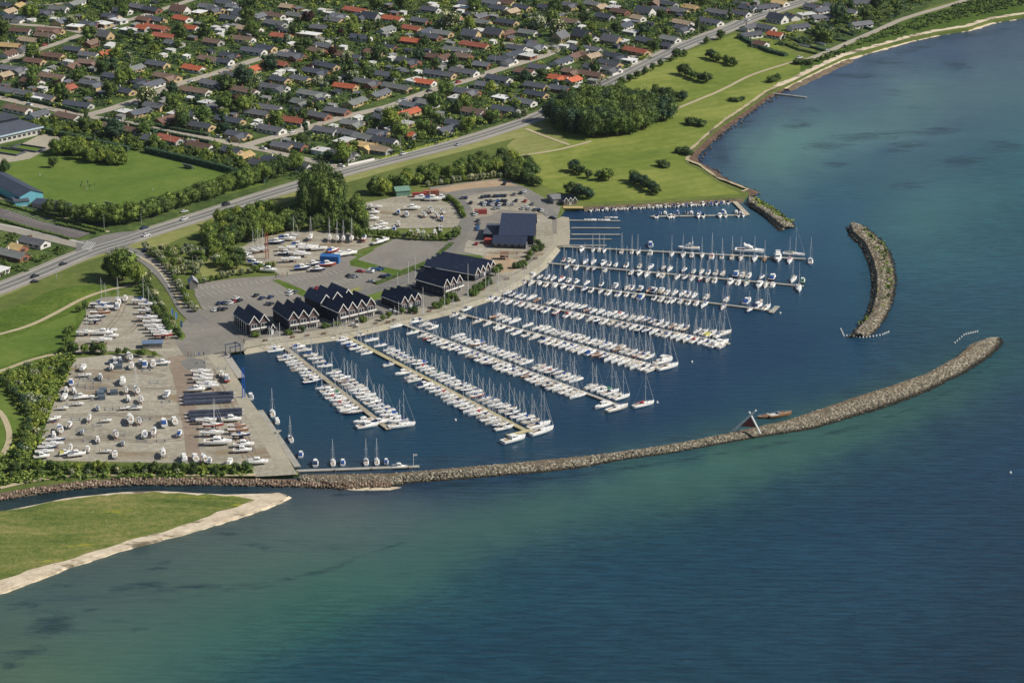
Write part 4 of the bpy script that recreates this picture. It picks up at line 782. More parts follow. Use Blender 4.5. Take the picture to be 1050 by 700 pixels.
addh(750,0,'''50,85,D18 120,50,D 190,50,D 350,12,Y12 270,40,D 320,240,R12 250,190,D 140,240,D16 210,305,B10 130,185,D 330,130,D14 430,110,D12 540,95,V12 480,185,D16 650,115,D16 640,65,D14 730,38,G 840,75,D16 930,12,D 930,165,D16 590,40,D''')
addh(0,80,'''360,140,D16 280,130,V8 560,180,D20 130,210,B20 270,250,G 490,265,B18 820,340,B16 930,360,B14 1000,235,D16 890,230,V8''')
addh(150,80,'''150,285,B18 170,425,R18 390,475,B18 600,290,D20 390,330,D18 290,245,D16 480,190,D18 660,395,D16 800,240,D18 890,205,D16 1000,285,R16 900,355,D18 980,475,D14 700,548,Y12 620,510,D 920,580,D16 820,605,D 60,190,D 40,425,D12 210,245,V8 430,165,V8''')
addh(300,80,'''180,255,D18 320,225,D16 40,300,R12 70,165,G16 440,315,G16 240,365,D16 380,380,D 820,240,R20 650,275,D 810,315,V8 830,395,R10 650,435,D20 540,475,Y14 620,500,Y14 370,440,V12 510,412,G14 370,535,D18 200,505,V8 30,475,D12 340,460,B8 620,385,D 860,185,G16 970,170,G 450,162,G18 1000,345,D10 60,615,D14''')
addh(450,80,'''50,360,D14 250,230,B16 360,242,B14 480,215,D18 610,160,G16 690,115,D14 450,130,V10 130,130,V10 100,310,D''')
HP+=[(35,246,'D',15),(12,258.5,'G',20),(-3,275,'V',10),(18,222.0+30,'Y',8)]
LANES=[(86,119,250,150),(0,100,86,119),(86,119,200,81),(200,81,290,54),(250,150,350,121),(350,121,450,90),(450,90,570,56),(250,150,353,173),(0,22,86,34),(86,34,198,0),(7,63,81,38),(0,296,130,247),(130,247,357,176),(357,176,557,118),(557,118,836,-2),(0,232,85,252)]
def clear(x,y,m=5):
    m*=1.25
    for x0,y0,x1,y1 in LANES:
        dx,dy=x1-x0,(y1-y0)*3; t=max(0,min(1,((x-x0)*dx+(y-y0)*3*dy)/(dx*dx+dy*dy)))
        if math.hypot(x-x0-t*dx,(y-y0)*3-t*dy)<m: return False
    return True
# the far gardens between the listed houses
for _ in range(900):
    if len(HP)>=299: break
    x=random.uniform(-20,830); y=random.uniform(-12,150)
    if y>166-(x-300)*.21 and x>300: continue
    if y>96+x*.17 or (x>560 and y>96-(x-600)*.45-6): continue
    if y>14 and random.random()<.5: continue
    if any(abs(x-q[0])<11 and abs(y-q[1])<5.5 for q in HP) or not clear(x,y+4,9) or not clear(x,y-1,9): continue
    HP.append((x,y,random.choice('DDDGGBDYRV'),random.choice((12,14,16))))
HP=HP[:300]
rw=rows(HP,24); HPOS=[]
WORD={0:'white walled',1:'yellow brick',2:'red brick',3:'grey walled',4:'white walled'}
for i,(x,y,c,L) in enumerate(HP):
    wi=random.choice((0,0,1,1,2,3)); ri=random.randrange(len(RM[c])); L=round(L/2)*2
    sh='flat' if c=='V' else random.choice(('gable','gable','gable','ell') if L>=13 else ('gable',)*4)
    if c in 'DB' and y<45 and L<15 and random.random()<.3: sh='tall'
    if x>735: wi=0; sh='gable' if sh=='ell' else sh
    ang=-34+ (12 if x<100 and y<70 else 0)+random.uniform(-6,6)
    if L<=12 and random.random()<.4: ang+=90
    if x>590: ang+=-6
    if x>740: ang=random.choice((25,-40))+random.uniform(-5,5)
    if random.random()<.1: ang+=90
    p=P(x,y,LZ+2.9); p.z=LZ; HPOS.append((p.x,p.y,L/2+1))
    r,k=rw[i]
    place(('house',c,L,sh,wi,ri),house_proto(c,L,sh,wi,ri),p,math.radians(ang),f'{ROOF[c][0]} roofed {WORD[wi]} bungalow, {od(k)} from left in {od(r)} estate row','house','bungalows of the housing estate',scale=.9)
# sheds and carports in the gardens
def shed_proto(c,k):
    def mk():
        o=empty('garden_shed'); m=plain('shed_'+c,{'white':(.62,.61,.58),'dark':(.05,.055,.07),'grey':(.24,.24,.23),'brown':(.17,.10,.07)}[c],.8,.15,.1)
        MB().box(-k,k,-1.6,1.6,0,2.1).build('wall',m,o); MB().slab([(-k-.3,-1.9,2.15),(k+.3,-1.9,2.15),(k+.3,1.9,2.55),(-k-.3,1.9,2.55)],.12).build('roof',m if c!='brown' else RM['G'][0],o)
        MB().box(-.5,.5,-1.65,-1.61,0,1.9).build('door',GREYT,o); return o
    return mk
SH=[]
for _ in range(4000):
    if len(SH)>=150: break
    x=random.uniform(-10,840); y=random.uniform(4,168)
    if y>166-(x-300)*.21 and x>300 or y>112+x*.19 or (x>540 and y>96-(x-600)*.45-6): continue
    p=P(x,y,LZ)
    if not all(math.hypot(p.x-q[0],p.y-q[1])>q[2]+2 for q in HPOS) or not clear(x,y,6) or not clear(x,y-4,6): continue
    SH.append((x,y,p)); HPOS.append((p.x,p.y,3))
rw=rows([(a[0],a[1]) for a in SH],15)
for i,(x,y,p) in enumerate(SH):
    r,k=rw[i]; c=random.choice(('white','white','dark','grey','brown')); kk=random.choice((2.2,3))
    place(('shed',c,kk),shed_proto(c,kk),p,math.radians(random.choice((-34,56))+random.uniform(-4,4)),f'{c} garden shed or carport, {od(k)} from left in {od(r)} row of sheds','shed','garden sheds between the bungalows')
# garden trees between them: the ones that show largest as trees of their own, the rest as garden shrubbery
EST=[(-30,-25),(-30,100),(0,102),(60,128),(140,154),(258,178),(300,184),(345,172),(420,156),(470,142),(540,120),(562,108),(600,96),(625,80),(686,48),(750,24),(830,-2),(845,10),(820,30),(790,44),(820,52),(860,42),(905,25),(955,4),(980,-25)]
GT=[]; 
for _ in range(9000):
    if len(GT)>=285: break
    x=random.uniform(-20,960); y=random.uniform(-6,176)
    if random.random()>.25+.75*min(1,(y+20)/110): continue
    if not inpoly(x,y,EST) or not clear(x,y,6) or not clear(x,y-5,7): continue
    p=P(x,y,LZ)
    if any(abs(p.x-q[0])<q[2]*.55+2.2 and abs(p.y-q[1])<q[2]*.55+3 for q in HPOS): continue
    if any((p.x-q[6])**2+(p.y-q[7])**2<42 for q in GT): continue
    GT.append((x,y,random.choice((4.5,5.5,6,7,8,9,11,13)),random.choice(['dark','dark','mid','mid','mid','light','blue','dark','mid','haw','light']) if random.random()<.965 else random.choice(('yel','red','red')),random.choice(['tree','tree','tree','tree','tree','cone']),random.uniform(.85,1.25),p.x,p.y))
rw=rows(GT,22)
for i,g in enumerate(GT):
    r,k=rw[i]; tree(g[6],g[7],g[2],g[3],g[4],f'{LEAFW[g[3]]} garden {"conifer" if g[4]=="cone" else "tree"} among houses, {od(k)} from left in {od(r)} row','garden trees between the houses',g[5],name='garden_conifer' if g[4]=='cone' else 'garden_tree')
def shrubbery(name,poly,n,hr,mats,label,avoid=True,cl=True,rr=(1.0,2.2),z=LZ):
    w_=[P(x,y,z) for x,y in poly]; pl=[(p.x,p.y) for p in w_]; x0,x1=min(p[0] for p in pl),max(p[0] for p in pl); y0,y1=min(p[1] for p in pl),max(p[1] for p in pl)
    mbs={m:MB() for m in mats}; k=0
    for _ in range(n*8):
        if k>=n: break
        X=random.uniform(x0,x1); Y=random.uniform(y0,y1)
        if not inpoly(X,Y,pl): continue
        u,v=PX(X,Y,z)
        if cl and not (clear(u,v,5) and clear(u,v-2.5,6)): continue
        if avoid and any(abs(X-q[0])<q[2]*.6+.5 and abs(Y-q[1])<q[2]*.6+.5 for q in HPOS): continue
        k+=1; mb=mbs[random.choice(mats)]; h=random.uniform(*hr); R=random.uniform(*rr)
        el=random.choice((1,1,2.5)) if avoid else 1; th=math.radians(-34 if random.random()<.6 else 56)
        for _ in range(int(16*el)):
            a=random.uniform(-1,1)*el; b_=random.uniform(-1,1); c_=Vector((X+(a*math.cos(th)-b_*math.sin(th))*R,Y+(a*math.sin(th)+b_*math.cos(th))*R,z+h*random.uniform(.3,1)*(1.15-.5*abs(b_))))
            nn=Vector((random.gauss(0,.6),random.gauss(0,.6),1)).normalized(); s_=random.uniform(.35,.8); q=nn.orthogonal().normalized(); w2=nn.cross(q)
            mb.add([c_-q*s_,c_-w2*s_,c_+q*s_,c_+w2*s_],[(0,1,2,3)])
    for m,mb in mbs.items():
        if mb.v: tag(mb.build(name,LF[m]),f'{LEAFW[m]} {label}','shrubbery',kind='stuff')
shrubbery('garden_shrubs',EST,6800,(1.0,3.3),['dark','mid','light','blue'],'low shrubs and hedges filling the gardens between the bungalows')
shrubbery('garden_shrubs',[(-20,245),(0,240),(40,238),(82,254),(60,262),(0,288),(-20,292)],60,(1,2.5),['dark','mid'],'shrubs round the houses at the left road corner',cl=True)
shrubbery('coast_scrub',[(824,68),(845,57),(870,46),(905,32),(960,12),(1010,-4),(1080,-12),(1050,6),(960,26),(890,45),(839,65)],500,(.4,1.4),['dark','mid'],'coastal scrub above the narrow beach',avoid=False,cl=False)
shrubbery('spit_scrub',[(770,205),(781,209),(799,220),(812,231),(806,233),(792,224),(774,212)],45,(2.0,2.7),['mid','light'],'bushes growing on the short rocky spit',avoid=False,cl=False,z=.0)
shrubbery('island_scrub',[(876,236),(888,238),(905,252),(912,270),(914,292),(908,314),(895,330),(884,338),(880,334),(895,322),(902,302),(902,282),(898,266),(890,250)],70,(2.2,2.7),['mid','light'],'scrub on the curved island breakwater',avoid=False,cl=False,rr=(.8,1.6),z=.0)
shrubbery('meadow_scrub',[(-40,470),(10,465),(36,462),(40,476),(120,480),(258,478),(258,487),(40,492),(0,498),(-40,505)],420,(.4,1.6),['mid','light'],'undergrowth on the bank below the lower yard',avoid=False,cl=False)
shrubbery('meadow_scrub',[(0,386),(48,371),(66,364),(76,368),(68,384),(55,414),(38,456),(18,474),(14,462),(26,428),(8,402)],500,(.4,1.8),['light','light','mid'],'undergrowth in the scrub west of the lower yard',avoid=False,cl=False)
HAZE=.000014
# ------------------------------------------------------------------ boats
GEL=plain('white_gelcoat',(.82,.81,.78),.35,.4); CREAM=plain('cream_gelcoat',(.62,.58,.50),.4,.4); NAVY=plain('navy_hull',(.03,.05,.12),.3,.5); REDH=plain('red_hull',(.38,.05,.04),.35,.4); GRNH=plain('green_hull',(.04,.16,.10),.4,.4); WOODH=plain('varnished_wood',(.30,.14,.06),.4,.4)
TEAK=plain('teak_deck',(.34,.25,.16),.7,.2,.2); DECKG=plain('grey_deck',(.50,.50,.48),.6,.3); ALU=plain('mast_aluminium',(.72,.73,.74),.35,.5,metal=.2); ANTI=plain('antifouling',(.05,.07,.13),.8,.2); ANTIR=plain('red_antifouling',(.22,.05,.04),.8,.2)
CAN={'blue':plain('blue_canvas',(.03,.08,.26),.8,.1),'navy':plain('navy_canvas',(.02,.035,.09),.8,.1),'white':plain('pale_canvas',(.62,.61,.57),.8,.1),'red':plain('red_canvas',(.42,.05,.04),.8,.1),'sand':plain('sand_canvas',(.50,.44,.34),.8,.1),'green':plain('green_canvas',(.04,.15,.09),.8,.1),'yellow':plain('yellow_canvas',(.50,.46,.10),.8,.1),'grey':plain('grey_canvas',(.22,.24,.27),.8,.1)}
HULLC={'white':GEL,'cream':CREAM,'navy':NAVY,'red':REDH,'green':GRNH,'wooden':WOODH}
def hull_rings(L,B,fb,dr,full=.0,stern=.72):
    R=[]
    for t in (0,.12,.3,.5,.7,.85,.94,1.0):
        b_=B/2*(stern+(1-stern)*math.sin(min(1,t/.42)*math.pi/2)) if t<.42 else B/2*(1-((t-.42)/.58)**(2.1+full))
        b_=max(b_,.03); sh=fb*(1+.28*abs(t-.35)**1.5*2*(1 if t>.35 else .4)); k=-dr*(1-abs(t-.45)*1.3); x=L*(t-.5)+(0 if t<1 else 0)
        xk=x*(.93 if t>.6 else .97)
        R.append([(x,b_,sh),(x*.99,b_*.94,sh*.45),(xk,b_*.62,.0),(xk,0,k),(xk,-b_*.62,.0),(x*.99,-b_*.94,sh*.45),(x,-b_,sh)])
    return R
def deck_on(R,inset,z):
    return [[(r[0][0],r[0][1]*inset,r[0][2]+z),(r[0][0],0,r[0][2]+z+.05),(r[-1][0],r[-1][1]*inset,r[-1][2]+z)] for r in R]
def sailboat(L,hc,cc,teak,mast=True,land=False,hood=True,gen=0):
    def mk():
        o=empty('laid_up_sailing_boat' if land else ('small_sailing_boat' if L<=8 else 'sailing_yacht')); B=L*.30; fb=.095*L+.1; R=hull_rings(L,B,fb,.35)
        hb=MB(); hb.loft(R,closed=False,cap=False); hb.add(R[0],[tuple(range(7))]); hb.build('hull',HULLC[hc],o,smooth=False)
        db=MB(); D=deck_on(R,.97,.0); db.loft(D,closed=False,cap=False); db.build('deck',TEAK if teak else GEL,o)
        z=fb+.04; cb=MB(); 
        rg=[]
        for x,w_,h in ((-.12,.30,.42),(-.02,.33,.50),(.10,.31,.46),(.22,.22,.30),(.29,.10,.06)):
            rg.append([(x*L,w_*B,z),(x*L,w_*B*.86,z+h*.9),(x*L,w_*B*.4,z+h+.05),(x*L,-w_*B*.4,z+h+.05),(x*L,-w_*B*.86,z+h*.9),(x*L,-w_*B,z)])
        cb.loft(rg,closed=True,cap=True); co=cb.build('cabin',WOODH if hc=='wooden' else GEL,o)
        for s_ in (1,-1):
            wb=MB(); wb.add([(-.09*L,s_*(.31*B+.02),z+.16),(.14*L,s_*(.285*B+.04),z+.14),(.13*L,s_*(.27*B+.03),z+.34),(-.09*L,s_*(.29*B+.03),z+.40)],[(0,1,2,3) if s_<0 else (3,2,1,0)]); wb.build('cabin_window',GLASS,co)
        hb2=MB().box(.16*L,.21*L,-.25,.25,z+.36,z+.47); hb2.build('hatch',SKYLT,co)
        ck=MB(); ck.box(-.43*L,-.13*L,-B*.22,B*.22,z+.015,z+.05); ck.build('cockpit',TEAK if not teak else DECKG,o)
        cm=MB()
        for s_ in (1,-1): cm.box(-.43*L,-.13*L,s_*B*.26-.07,s_*B*.26+.07,z,z+.26)
        cm.build('coaming',GEL,o)
        if hood:
            sb=MB(); sb.loft([[(-.12*L,B*.27,z+.35),(-.12*L,B*.22,z+.95),(-.12*L,-B*.22,z+.95),(-.12*L,-B*.27,z+.35)],[(-.05*L,B*.29,z+.35),(-.04*L,B*.22,z+.85),(-.04*L,-B*.22,z+.85),(-.05*L,-B*.29,z+.35)],[(.0*L,B*.27,z+.40),(.0*L,B*.2,z+.45),(.0*L,-B*.2,z+.45),(.0*L,-B*.27,z+.40)]]); sb.build('spray_hood',CAN[cc],o)
        if mast:
            mh=L*1.18+1; mx=.08*L; mb=MB().tube((mx,0,z),(mx,0,z+mh),.10,.075,6); mo=mb.build('mast',ALU,o)
            MB().box(mx-.04,mx+.04,-B*.36,B*.36,z+mh*.52,z+mh*.52+.06).build('spreader',ALU,mo)
            bm=MB().tube((mx-.1,0,z+1.15),(-.36*L,0,z+1.25),.14,.09,6); bm.build('sail_cover',CAN[cc],o)
            rg_=MB().tube((.485*L,0,fb+.3),(mx+.1,0,z+mh*.93),.06,.035,4); rg_.build('furled_sail',CAN['white'],o)
            st=MB()
            for s_ in (1,-1): st.tube((mx-.1,s_*B*.44,z),(mx,0,z+mh*.94),.018,.018,3)
            st.tube((-.48*L,0,z),(mx,0,z+mh),.018,.018,3); st.build('rigging',ALU,o)
        rl=MB()
        for s_ in (1,-1):
            for (x0,x1,f0,f1) in ((-.46,0,.36,.47),(0,.3,.47,.30),(.3,.47,.30,.05)): rl.tube((x0*L,s_*f0*B,z+.6),(x1*L,s_*f1*B,z+.6+.1*(x1>.3)),.022,.022,3)
        rl.build('rail',ALU,o)
        if land:
            MB().loft([[(-.1*L,.09,-.2),(-.1*L,-.09,-.2),(.14*L,-.09,-.2),(.14*L,.09,-.2)],[(-.12*L,.12,-1.35),(-.12*L,-.12,-1.35),(.06*L,-.12,-1.35),(.06*L,.12,-1.35)]]).build('keel',ANTI,o)
            MB().box(-.44*L,-.38*L,-.05,.05,-.9,.1).build('rudder',ANTI,o)
            cr=MB(); 
            for x in (-.25,.22):
                for s_ in (1,-1): cr.tube((x*L,s_*B*.42,.15),(x*L,s_*B*.52,-1.4),.07)
            cr.box(-.3*L,.28*L,-.2,.2,-1.5,-1.36); cr.build('cradle',ANTIR,o)
        return o
    return mk
def motorboat(L,hc,cc,cab,land=False,fly=False):
    def mk():
        o=empty('motorboat'); B=L*.34; fb=.11*L+.1; R=hull_rings(L,B,fb,.3,.6,.9)
        hb=MB(); hb.loft(R,closed=False,cap=False); hb.add(R[0],[tuple(range(7))]); hb.build('hull',HULLC[hc],o)
        MB().loft(deck_on(R,.97,0),closed=False,cap=False).build('deck',GEL,o); z=fb+.04
        if cab:
            h=1.15+.04*L; cb=MB(); rg=[]
            for x,w_,hh in ((-.16,.36,h*.92),(.02,.37,h),(.12,.34,h*.72),(.20,.30,h*.34),(.34,.14,.08)):
                rg.append([(x*L,w_*B,z),(x*L,w_*B*.82,z+hh),(x*L,-w_*B*.82,z+hh),(x*L,-w_*B,z)])
            cb.loft(rg); co=cb.build('cabin',GEL,o)
            for s_ in (1,-1): wb=MB(); wb.add([(-.14*L,s_*(.345*B),z+h*.45),(.10*L,s_*(.33*B+.02),z+h*.40),(.07*L,s_*(.315*B+.03),z+h*.70),(-.14*L,s_*(.315*B+.02),z+h*.80)],[(0,1,2,3) if s_<0 else (3,2,1,0)]); wb.build('cabin_window',GLASS,co)
            wb=MB(); wb.add([(.115*L,.27*B,z+h*.76),(.115*L,-.27*B,z+h*.76),(.195*L,-.25*B,z+h*.42),(.195*L,.25*B,z+h*.42)],[(0,3,2,1)])
            wb.build('windscreen',GLASS,co)
            if fly:
                MB().loft([[(-.2*L,.3*B,z+h),(-.2*L,.3*B,z+h+.75),(-.2*L,-.3*B,z+h+.75),(-.2*L,-.3*B,z+h)],[(.03*L,.24*B,z+h),(-.01*L,.22*B,z+h+.7),(-.01*L,-.22*B,z+h+.7),(.03*L,-.24*B,z+h)]]).build('flybridge',GEL,o)
                MB().box(-.2*L,-.16*L,-.3*B,.3*B,z+h+.75,z+h+1.5).build('radar_arch',GEL,o)
        else:
            MB().add([(.06*L,.34*B,z),(.06*L,-.34*B,z),(.01*L,-.3*B,z+.6),(.01*L,.3*B,z+.6)],[(0,1,2,3),(3,2,1,0)]).build('windshield',GLASS,o)
        if cc: MB().loft([[(-.44*L,.33*B,z),(-.44*L,.28*B,z+.7),(-.44*L,-.28*B,z+.7),(-.44*L,-.33*B,z)],[(-.15*L if cab else .02*L,.34*B,z),(-.16*L if cab else 0,.29*B,z+1.0),(-.16*L if cab else 0,-.29*B,z+1.0),(-.15*L if cab else .02*L,-.34*B,z)]]).build('cockpit_cover',CAN[cc],o)
        else: MB().box(-.44*L,-.17*L,-.28*B,.28*B,z+.01,z+.06).build('cockpit',TEAK,o)
        if L<7: MB().box(-.545*L,-.5*L,-.18,.18,.1,fb+.45).build('outboard_motor',BLK,o)
        if land:
            cr=MB(); cr.box(-.35*L,.3*L,-.5,.5,-.75,-.62)
            for x in (-.3,.2):
                for s_ in (1,-1): cr.tube((x*L,s_*B*.3,.05),(x*L,s_*B*.4,-.7),.07)
            cr.build('trailer',BLK,o)
        return o
    return mk
CCW={'blue':'blue','navy':'navy','white':'pale','red':'red','sand':'sand coloured','green':'green','yellow':'yellow','grey':'grey'}
DECKM=plain('pier_boards',(.40,.35,.26),.85,.15,.18,.5); DECKY=plain('yellow_pier_boards',(.47,.41,.24),.85,.15,.15,.5); DECKG2=plain('grey_pier_boards',(.36,.345,.30),.85,.15,.18,.5); PILE=plain('pier_pile',(.10,.085,.07),.9,.1)
def pier(a,b_,w_,label,mat,tee=None,piles=True,zt=.75,name='pier'):
    A=P(*a,zt); B_=P(*b_,zt); d=B_-A; L=d.length; rz=math.atan2(d.y,d.x)
    o=empty(name,(A.x,A.y,0),rz,label,name,'boat piers'); MB().box(0,L,-w_/2,w_/2,zt-.35,zt).build('deck',mat,o)
    if piles:
        for k in range(int(L/14)+1):
            for s_ in (1,-1): MB().tube((min(L-.3,k*14+.4),s_*(w_/2+.18),-1),(min(L-.3,k*14+.4),s_*(w_/2+.18),zt+.35),.16).build('pile',PILE,o)
    if tee: MB().box(L+.02,L+tee[2],-tee[0],tee[1],zt-.37,zt-.01).build('tee_head',mat,o)
    return A,B_,rz
NS=[0]; NM=[0]
def boat_at(p,ang,L,kind,cc,hc,lab,group,teak=False,z=0,land=False,mast=True,fly=False,cab=True,hood=True):
    L=round(L*1.0)
    if kind=='s':
        NS[0]+=1; return place(('s',L,hc,cc,teak,mast,land,hood),sailboat(L,hc,cc,teak,mast,land,hood),(p.x,p.y,z),ang,lab,'laid up boat' if land else ('small sailing boat' if L<=8 else 'sailing yacht'),group,scale=.92 if land else .88)
    NM[0]+=1; return place(('m',L,hc,cc,cab,fly,land),motorboat(L,hc,cc,cab,land,fly),(p.x,p.y,z),ang,lab,'motorboat',group,scale=.9 if land else .87)
PN=[0]
def berths(a,b_,name,near,far,L0,L1,sp=3.7,motor=.2,w_=2.0,special={}):
    """near/far: (from,to) spans as shares of the pier's picture length, or single shares"""
    A=P(*a,.0); B_=P(*b_,.0); d=(B_-A).normalized(); nn=Vector((d.y,-d.x,0))      # nn: towards the camera side
    for side,lst in ((1,near),(-1,far)):
        cnt=0; sn='near' if side==1 else 'far'
        for g in lst:
            if isinstance(g,tuple):
                p0=P(a[0]+(b_[0]-a[0])*g[0],a[1]+(b_[1]-a[1])*g[0],0); p1=P(a[0]+(b_[0]-a[0])*g[1],a[1]+(b_[1]-a[1])*g[1],0)
                n=max(2,int(round((p1-p0).length/sp))+1); ps=[(p0.lerp(p1,k/(n-1)),g[0]+(g[1]-g[0])*k/(n-1)) for k in range(n)]
            else: ps=[(P(a[0]+(b_[0]-a[0])*g,a[1]+(b_[1]-a[1])*g,0),g)]
            for p,t in ps:
                cnt+=1
                L=L0+(L1-L0)*t+random.uniform(-1.1,1.1); L=max(6,round(L)); mk='m' if random.random()<motor+(L<7)*.3 else 's'
                cc=random.choices(['blue','navy','white','red','sand','green','grey'],[4,4,4,.5,1.6,.4,1])[0]; hc=random.choices(['white','cream','navy','red','wooden'],[20,2.6,2.6,.4,.6])[0]
                bow=1 if random.random()<.45 else -1; q=p+nn*side*(w_/2+.5+L*.44+random.uniform(0,.6))
                ang=math.atan2(nn.y*side*bow,nn.x*side*bow)+random.uniform(-.04,.04)
                kd=('sailing yacht' if L>8 else 'sailing boat') if mk=='s' else 'motorboat'
                boat_at(q,ang,L,mk,cc if mk=='s' or random.random()<.5 else None,hc,f'{hc} {kd}, {CCW[cc]+" cover, " if mk=="s" else ""}{od(cnt)} from shore, {sn} side of {name}',
                    f'boats moored along {name}',teak=random.random()<.3,fly=(L>10 and random.random()<.4),hood=random.random()<.75)
PI=[((287.9,352.2),(398.4,439.3),'first pier',[(.0,.07),(.14,.43),(.51,.80),(.90,.95)],[.07,.11,.17,.21,.25,.30,(.38,.99)],7.6,9.8,.25,DECKM),
 ((351,342.2),(538,440.5),'second pier',[(.0,.19),.31,.395,(.435,.465),.52,(.55,.96)],[.05,.10,.155,(.20,.32),(.355,.68),(.72,.99)],7,10,.2,DECKY),
 ((407.7,329.8),(637.8,416.4),'third pier',[.035,.11,(.15,.24),(.27,.34),(.37,.85),.965],[.04,.08,.115,(.22,.31),(.335,.43),(.455,.53),(.585,.745),(.82,.95)],7.2,10,.15,DECKG2),
 ((459.7,317.9),(679,376.5),'fourth pier',[.06,.10,.17,.215,(.26,.28),(.32,.36),.4,.44,(.49,.99)],[.05,(.18,.27),.335,(.38,.465),(.48,.57),(.6,.82),(.85,.9),.96],7.4,10,.1,DECKG2),
 ((500.3,302.4),(748,352),'fifth pier',[(.035,.27),.31,(.36,.41),.45,(.48,.77),(.80,.995)],[(.03,.1),(.12,.18),(.235,.31),(.335,.465),(.485,.765),.79,(.84,.93)],7.2,9.4,.1,DECKG2),
 ((533.7,286),(790,317.9),'sixth pier',[(.03,.09),(.12,.22),.27,(.30,.37),(.41,.50),(.55,.61),(.625,.75),.825,.93],[(.03,.09),(.115,.21),.25,.31,.365,.41,(.43,.5),(.52,.6),(.63,.68),.73,.81,.89,.935],7,9.2,.15,DECKG2),
 ((556.9,269),(824,293),'seventh pier',[.1,(.14,.18),.205,.25,.35,.38,.41,.45,.47,(.525,.67),(.73,.79),(.84,.89)],[.07,.09,.105,(.15,.18),.22,.245,.27,.31,.36,.40,.45,.475,.53,(.57,.68),(.73,.78),(.83,.87),.95],6.8,9.4,.2,DECKG2),
 ((569.7,252.3),(826,265.2),'eighth pier',[.11,.155,.18,.2,.27,.31,.335,.385,.47,.515,.55,.59,.63,.67,.71,.745,.80,.84,.94],[],7,9.6,.2,DECKG2)]
for k,(a,b_,nm,near,far,L0,L1,mo,dm) in enumerate(PI):
    tee={1:(3.5,4.5,2.2),5:(3,7,2.2)}.get(k)
    if k==1: tee=(9,3,2)
    pier(a,b_,2.2 if k<2 else 1.7,f'long straight wooden pier packed with boats, {od(k+1)} pier from the left',dm,tee)
    berths(a,b_,nm,near,far,L0,L1,motor=mo,sp=3.85 if k in (0,1) else 3.55)
def bp(x,y,ang_px,L,kind,cc,hc,lab,group='boats lying apart from the pier rows',**kw):
    """x,y: picture place of the boat; ang_px: picture place the bow points to"""
    p=P(x,y,0); q=P(*ang_px,0); d=q-p; return boat_at(p,math.atan2(d.y,d.x),L,kind,cc,hc,lab,group,**kw)
bp(389,434,(415,428),9,'m','navy','white','white motorboat just left of the outer end of the first pier')
bp(412,437.5,(430,435),13,'s','white','white','long white sailing yacht outside the right end of the first pier')
bp(527,452,(545,447),13,'m',None,'white','sleek white motor yacht lying on the outer tee of the second pier')
bp(556,443.5,(575,437),14,'s','white','white','biggest white sailing yacht at the outer corner of the second pier'); bp(553,437.5,(572,432),13,'s','navy','white','tall masted yacht just behind the biggest one at the second pier end')
bp(633,420,(655,413.5),13,'s','white','cream','cream yacht without mast lying across the end of the third pier',mast=False)
bp(660,416,(680,411),12,'s','red','white','lone white yacht with red cover beyond the third pier end')
bp(685,377.5,(710,370.5),13,'s','sand','white','large white sailing yacht lying across the end of the fourth pier'); bp(680,372,(700,366.5),12,'s','white','white','second large yacht behind the one across the fourth pier end')
bp(738.5,353.5,(765,345),12,'m','white','white','white yacht on the outer end of the fifth pier'); bp(741,343.5,(765,336.5),12,'s','sand','cream','cream yacht just behind the outer end of the fifth pier')
bp(727,344,(740,338),9,'m','yellow','white','boat under a yellow green cover near the end of the fifth pier',cab=False)
bp(777,315,(800,305),9,'m','navy','white','white motorboat near the head of the sixth pier'); bp(786,316.5,(802,306),10,'s','white','white','white sailing boat on the tee head of the sixth pier')
bp(823,289,(828,270),8,'m','green','green','green covered boat at the outer end of the seventh pier'); bp(819,297,(822,320),11,'s','white','white','big sailing yacht below the outer end of the seventh pier')
bp(706,256,(660,254),12,'m',None,'white','white motor yacht alongside the far edge of the eighth pier, left one',fly=True); bp(768.5,259,(850,263),16,'m',None,'white','largest white motor yacht alongside the far edge of the eighth pier',fly=True)
bp(814,262,(860,265),12,'s','sand','white','sailing yacht alongside the far edge of the eighth pier near its end'); bp(831,269,(830,240),10,'s','blue','white','sailing yacht with blue cockpit beyond the very end of the eighth pier')
bp(667,252,(664,235),9,'m','blue','white','white and blue motorboat on the far side of the eighth pier'); bp(797.5,266,(798,290),13,'m','navy','white','white flybridge motorboat on the near side of the eighth pier end',fly=True)
# loose boats in the basin corner
bp(257,407.5,(254,395),8,'m','grey','white','small boat under the blue mast crane by the quay'); bp(279.5,425,(276,400),9,'s','white','white','sailing yacht beside the upper end of the floating pier'); bp(284,432.5,(279,410),7,'m','white','white','small white boat behind the yacht at the floating pier')
bp(298,451,(290,430),8,'s','navy','white','sailing boat on the middle of the floating pier',); bp(308.5,467,(310,450),7,'m','blue','white','motorboat with blue top at the lower end of the floating pier')
# lower pontoon along the breakwater
pier((304,482.2),(430,477.6),1.8,'low pontoon lying along the breakwater root with a flag pole at its end',DECKG2)
for i,(x,k,cc,L) in enumerate([(323.5,'m','navy',8),(341.5,'s','white',8),(351.5,'m','blue',7),(375.5,'s','navy',8),(386.5,'s','white',8),(396,'m','blue',6)]):
    bp(x,475.8-(x-323)*.02,(x-1,440),L,k,cc,'white',f'white boat on the low pontoon by the breakwater, {od(i+1)} from the left','boats on the low pontoon')
bp(409.5,479.5,(430,478.5),7,'m','grey','white','boat lying lengthwise in front of the low pontoon')
p=P(424,477.8,.75); o=empty('flag_pole',p,0,'white flag pole with a small flag at the outer end of the low pontoon','flag pole'); MB().tube((0,0,0),(0,0,5.2),.09,.06).build('pole',WH,o); MB().box(.05,1.5,-.02,.02,4.2,5).build('flag',WH,o)
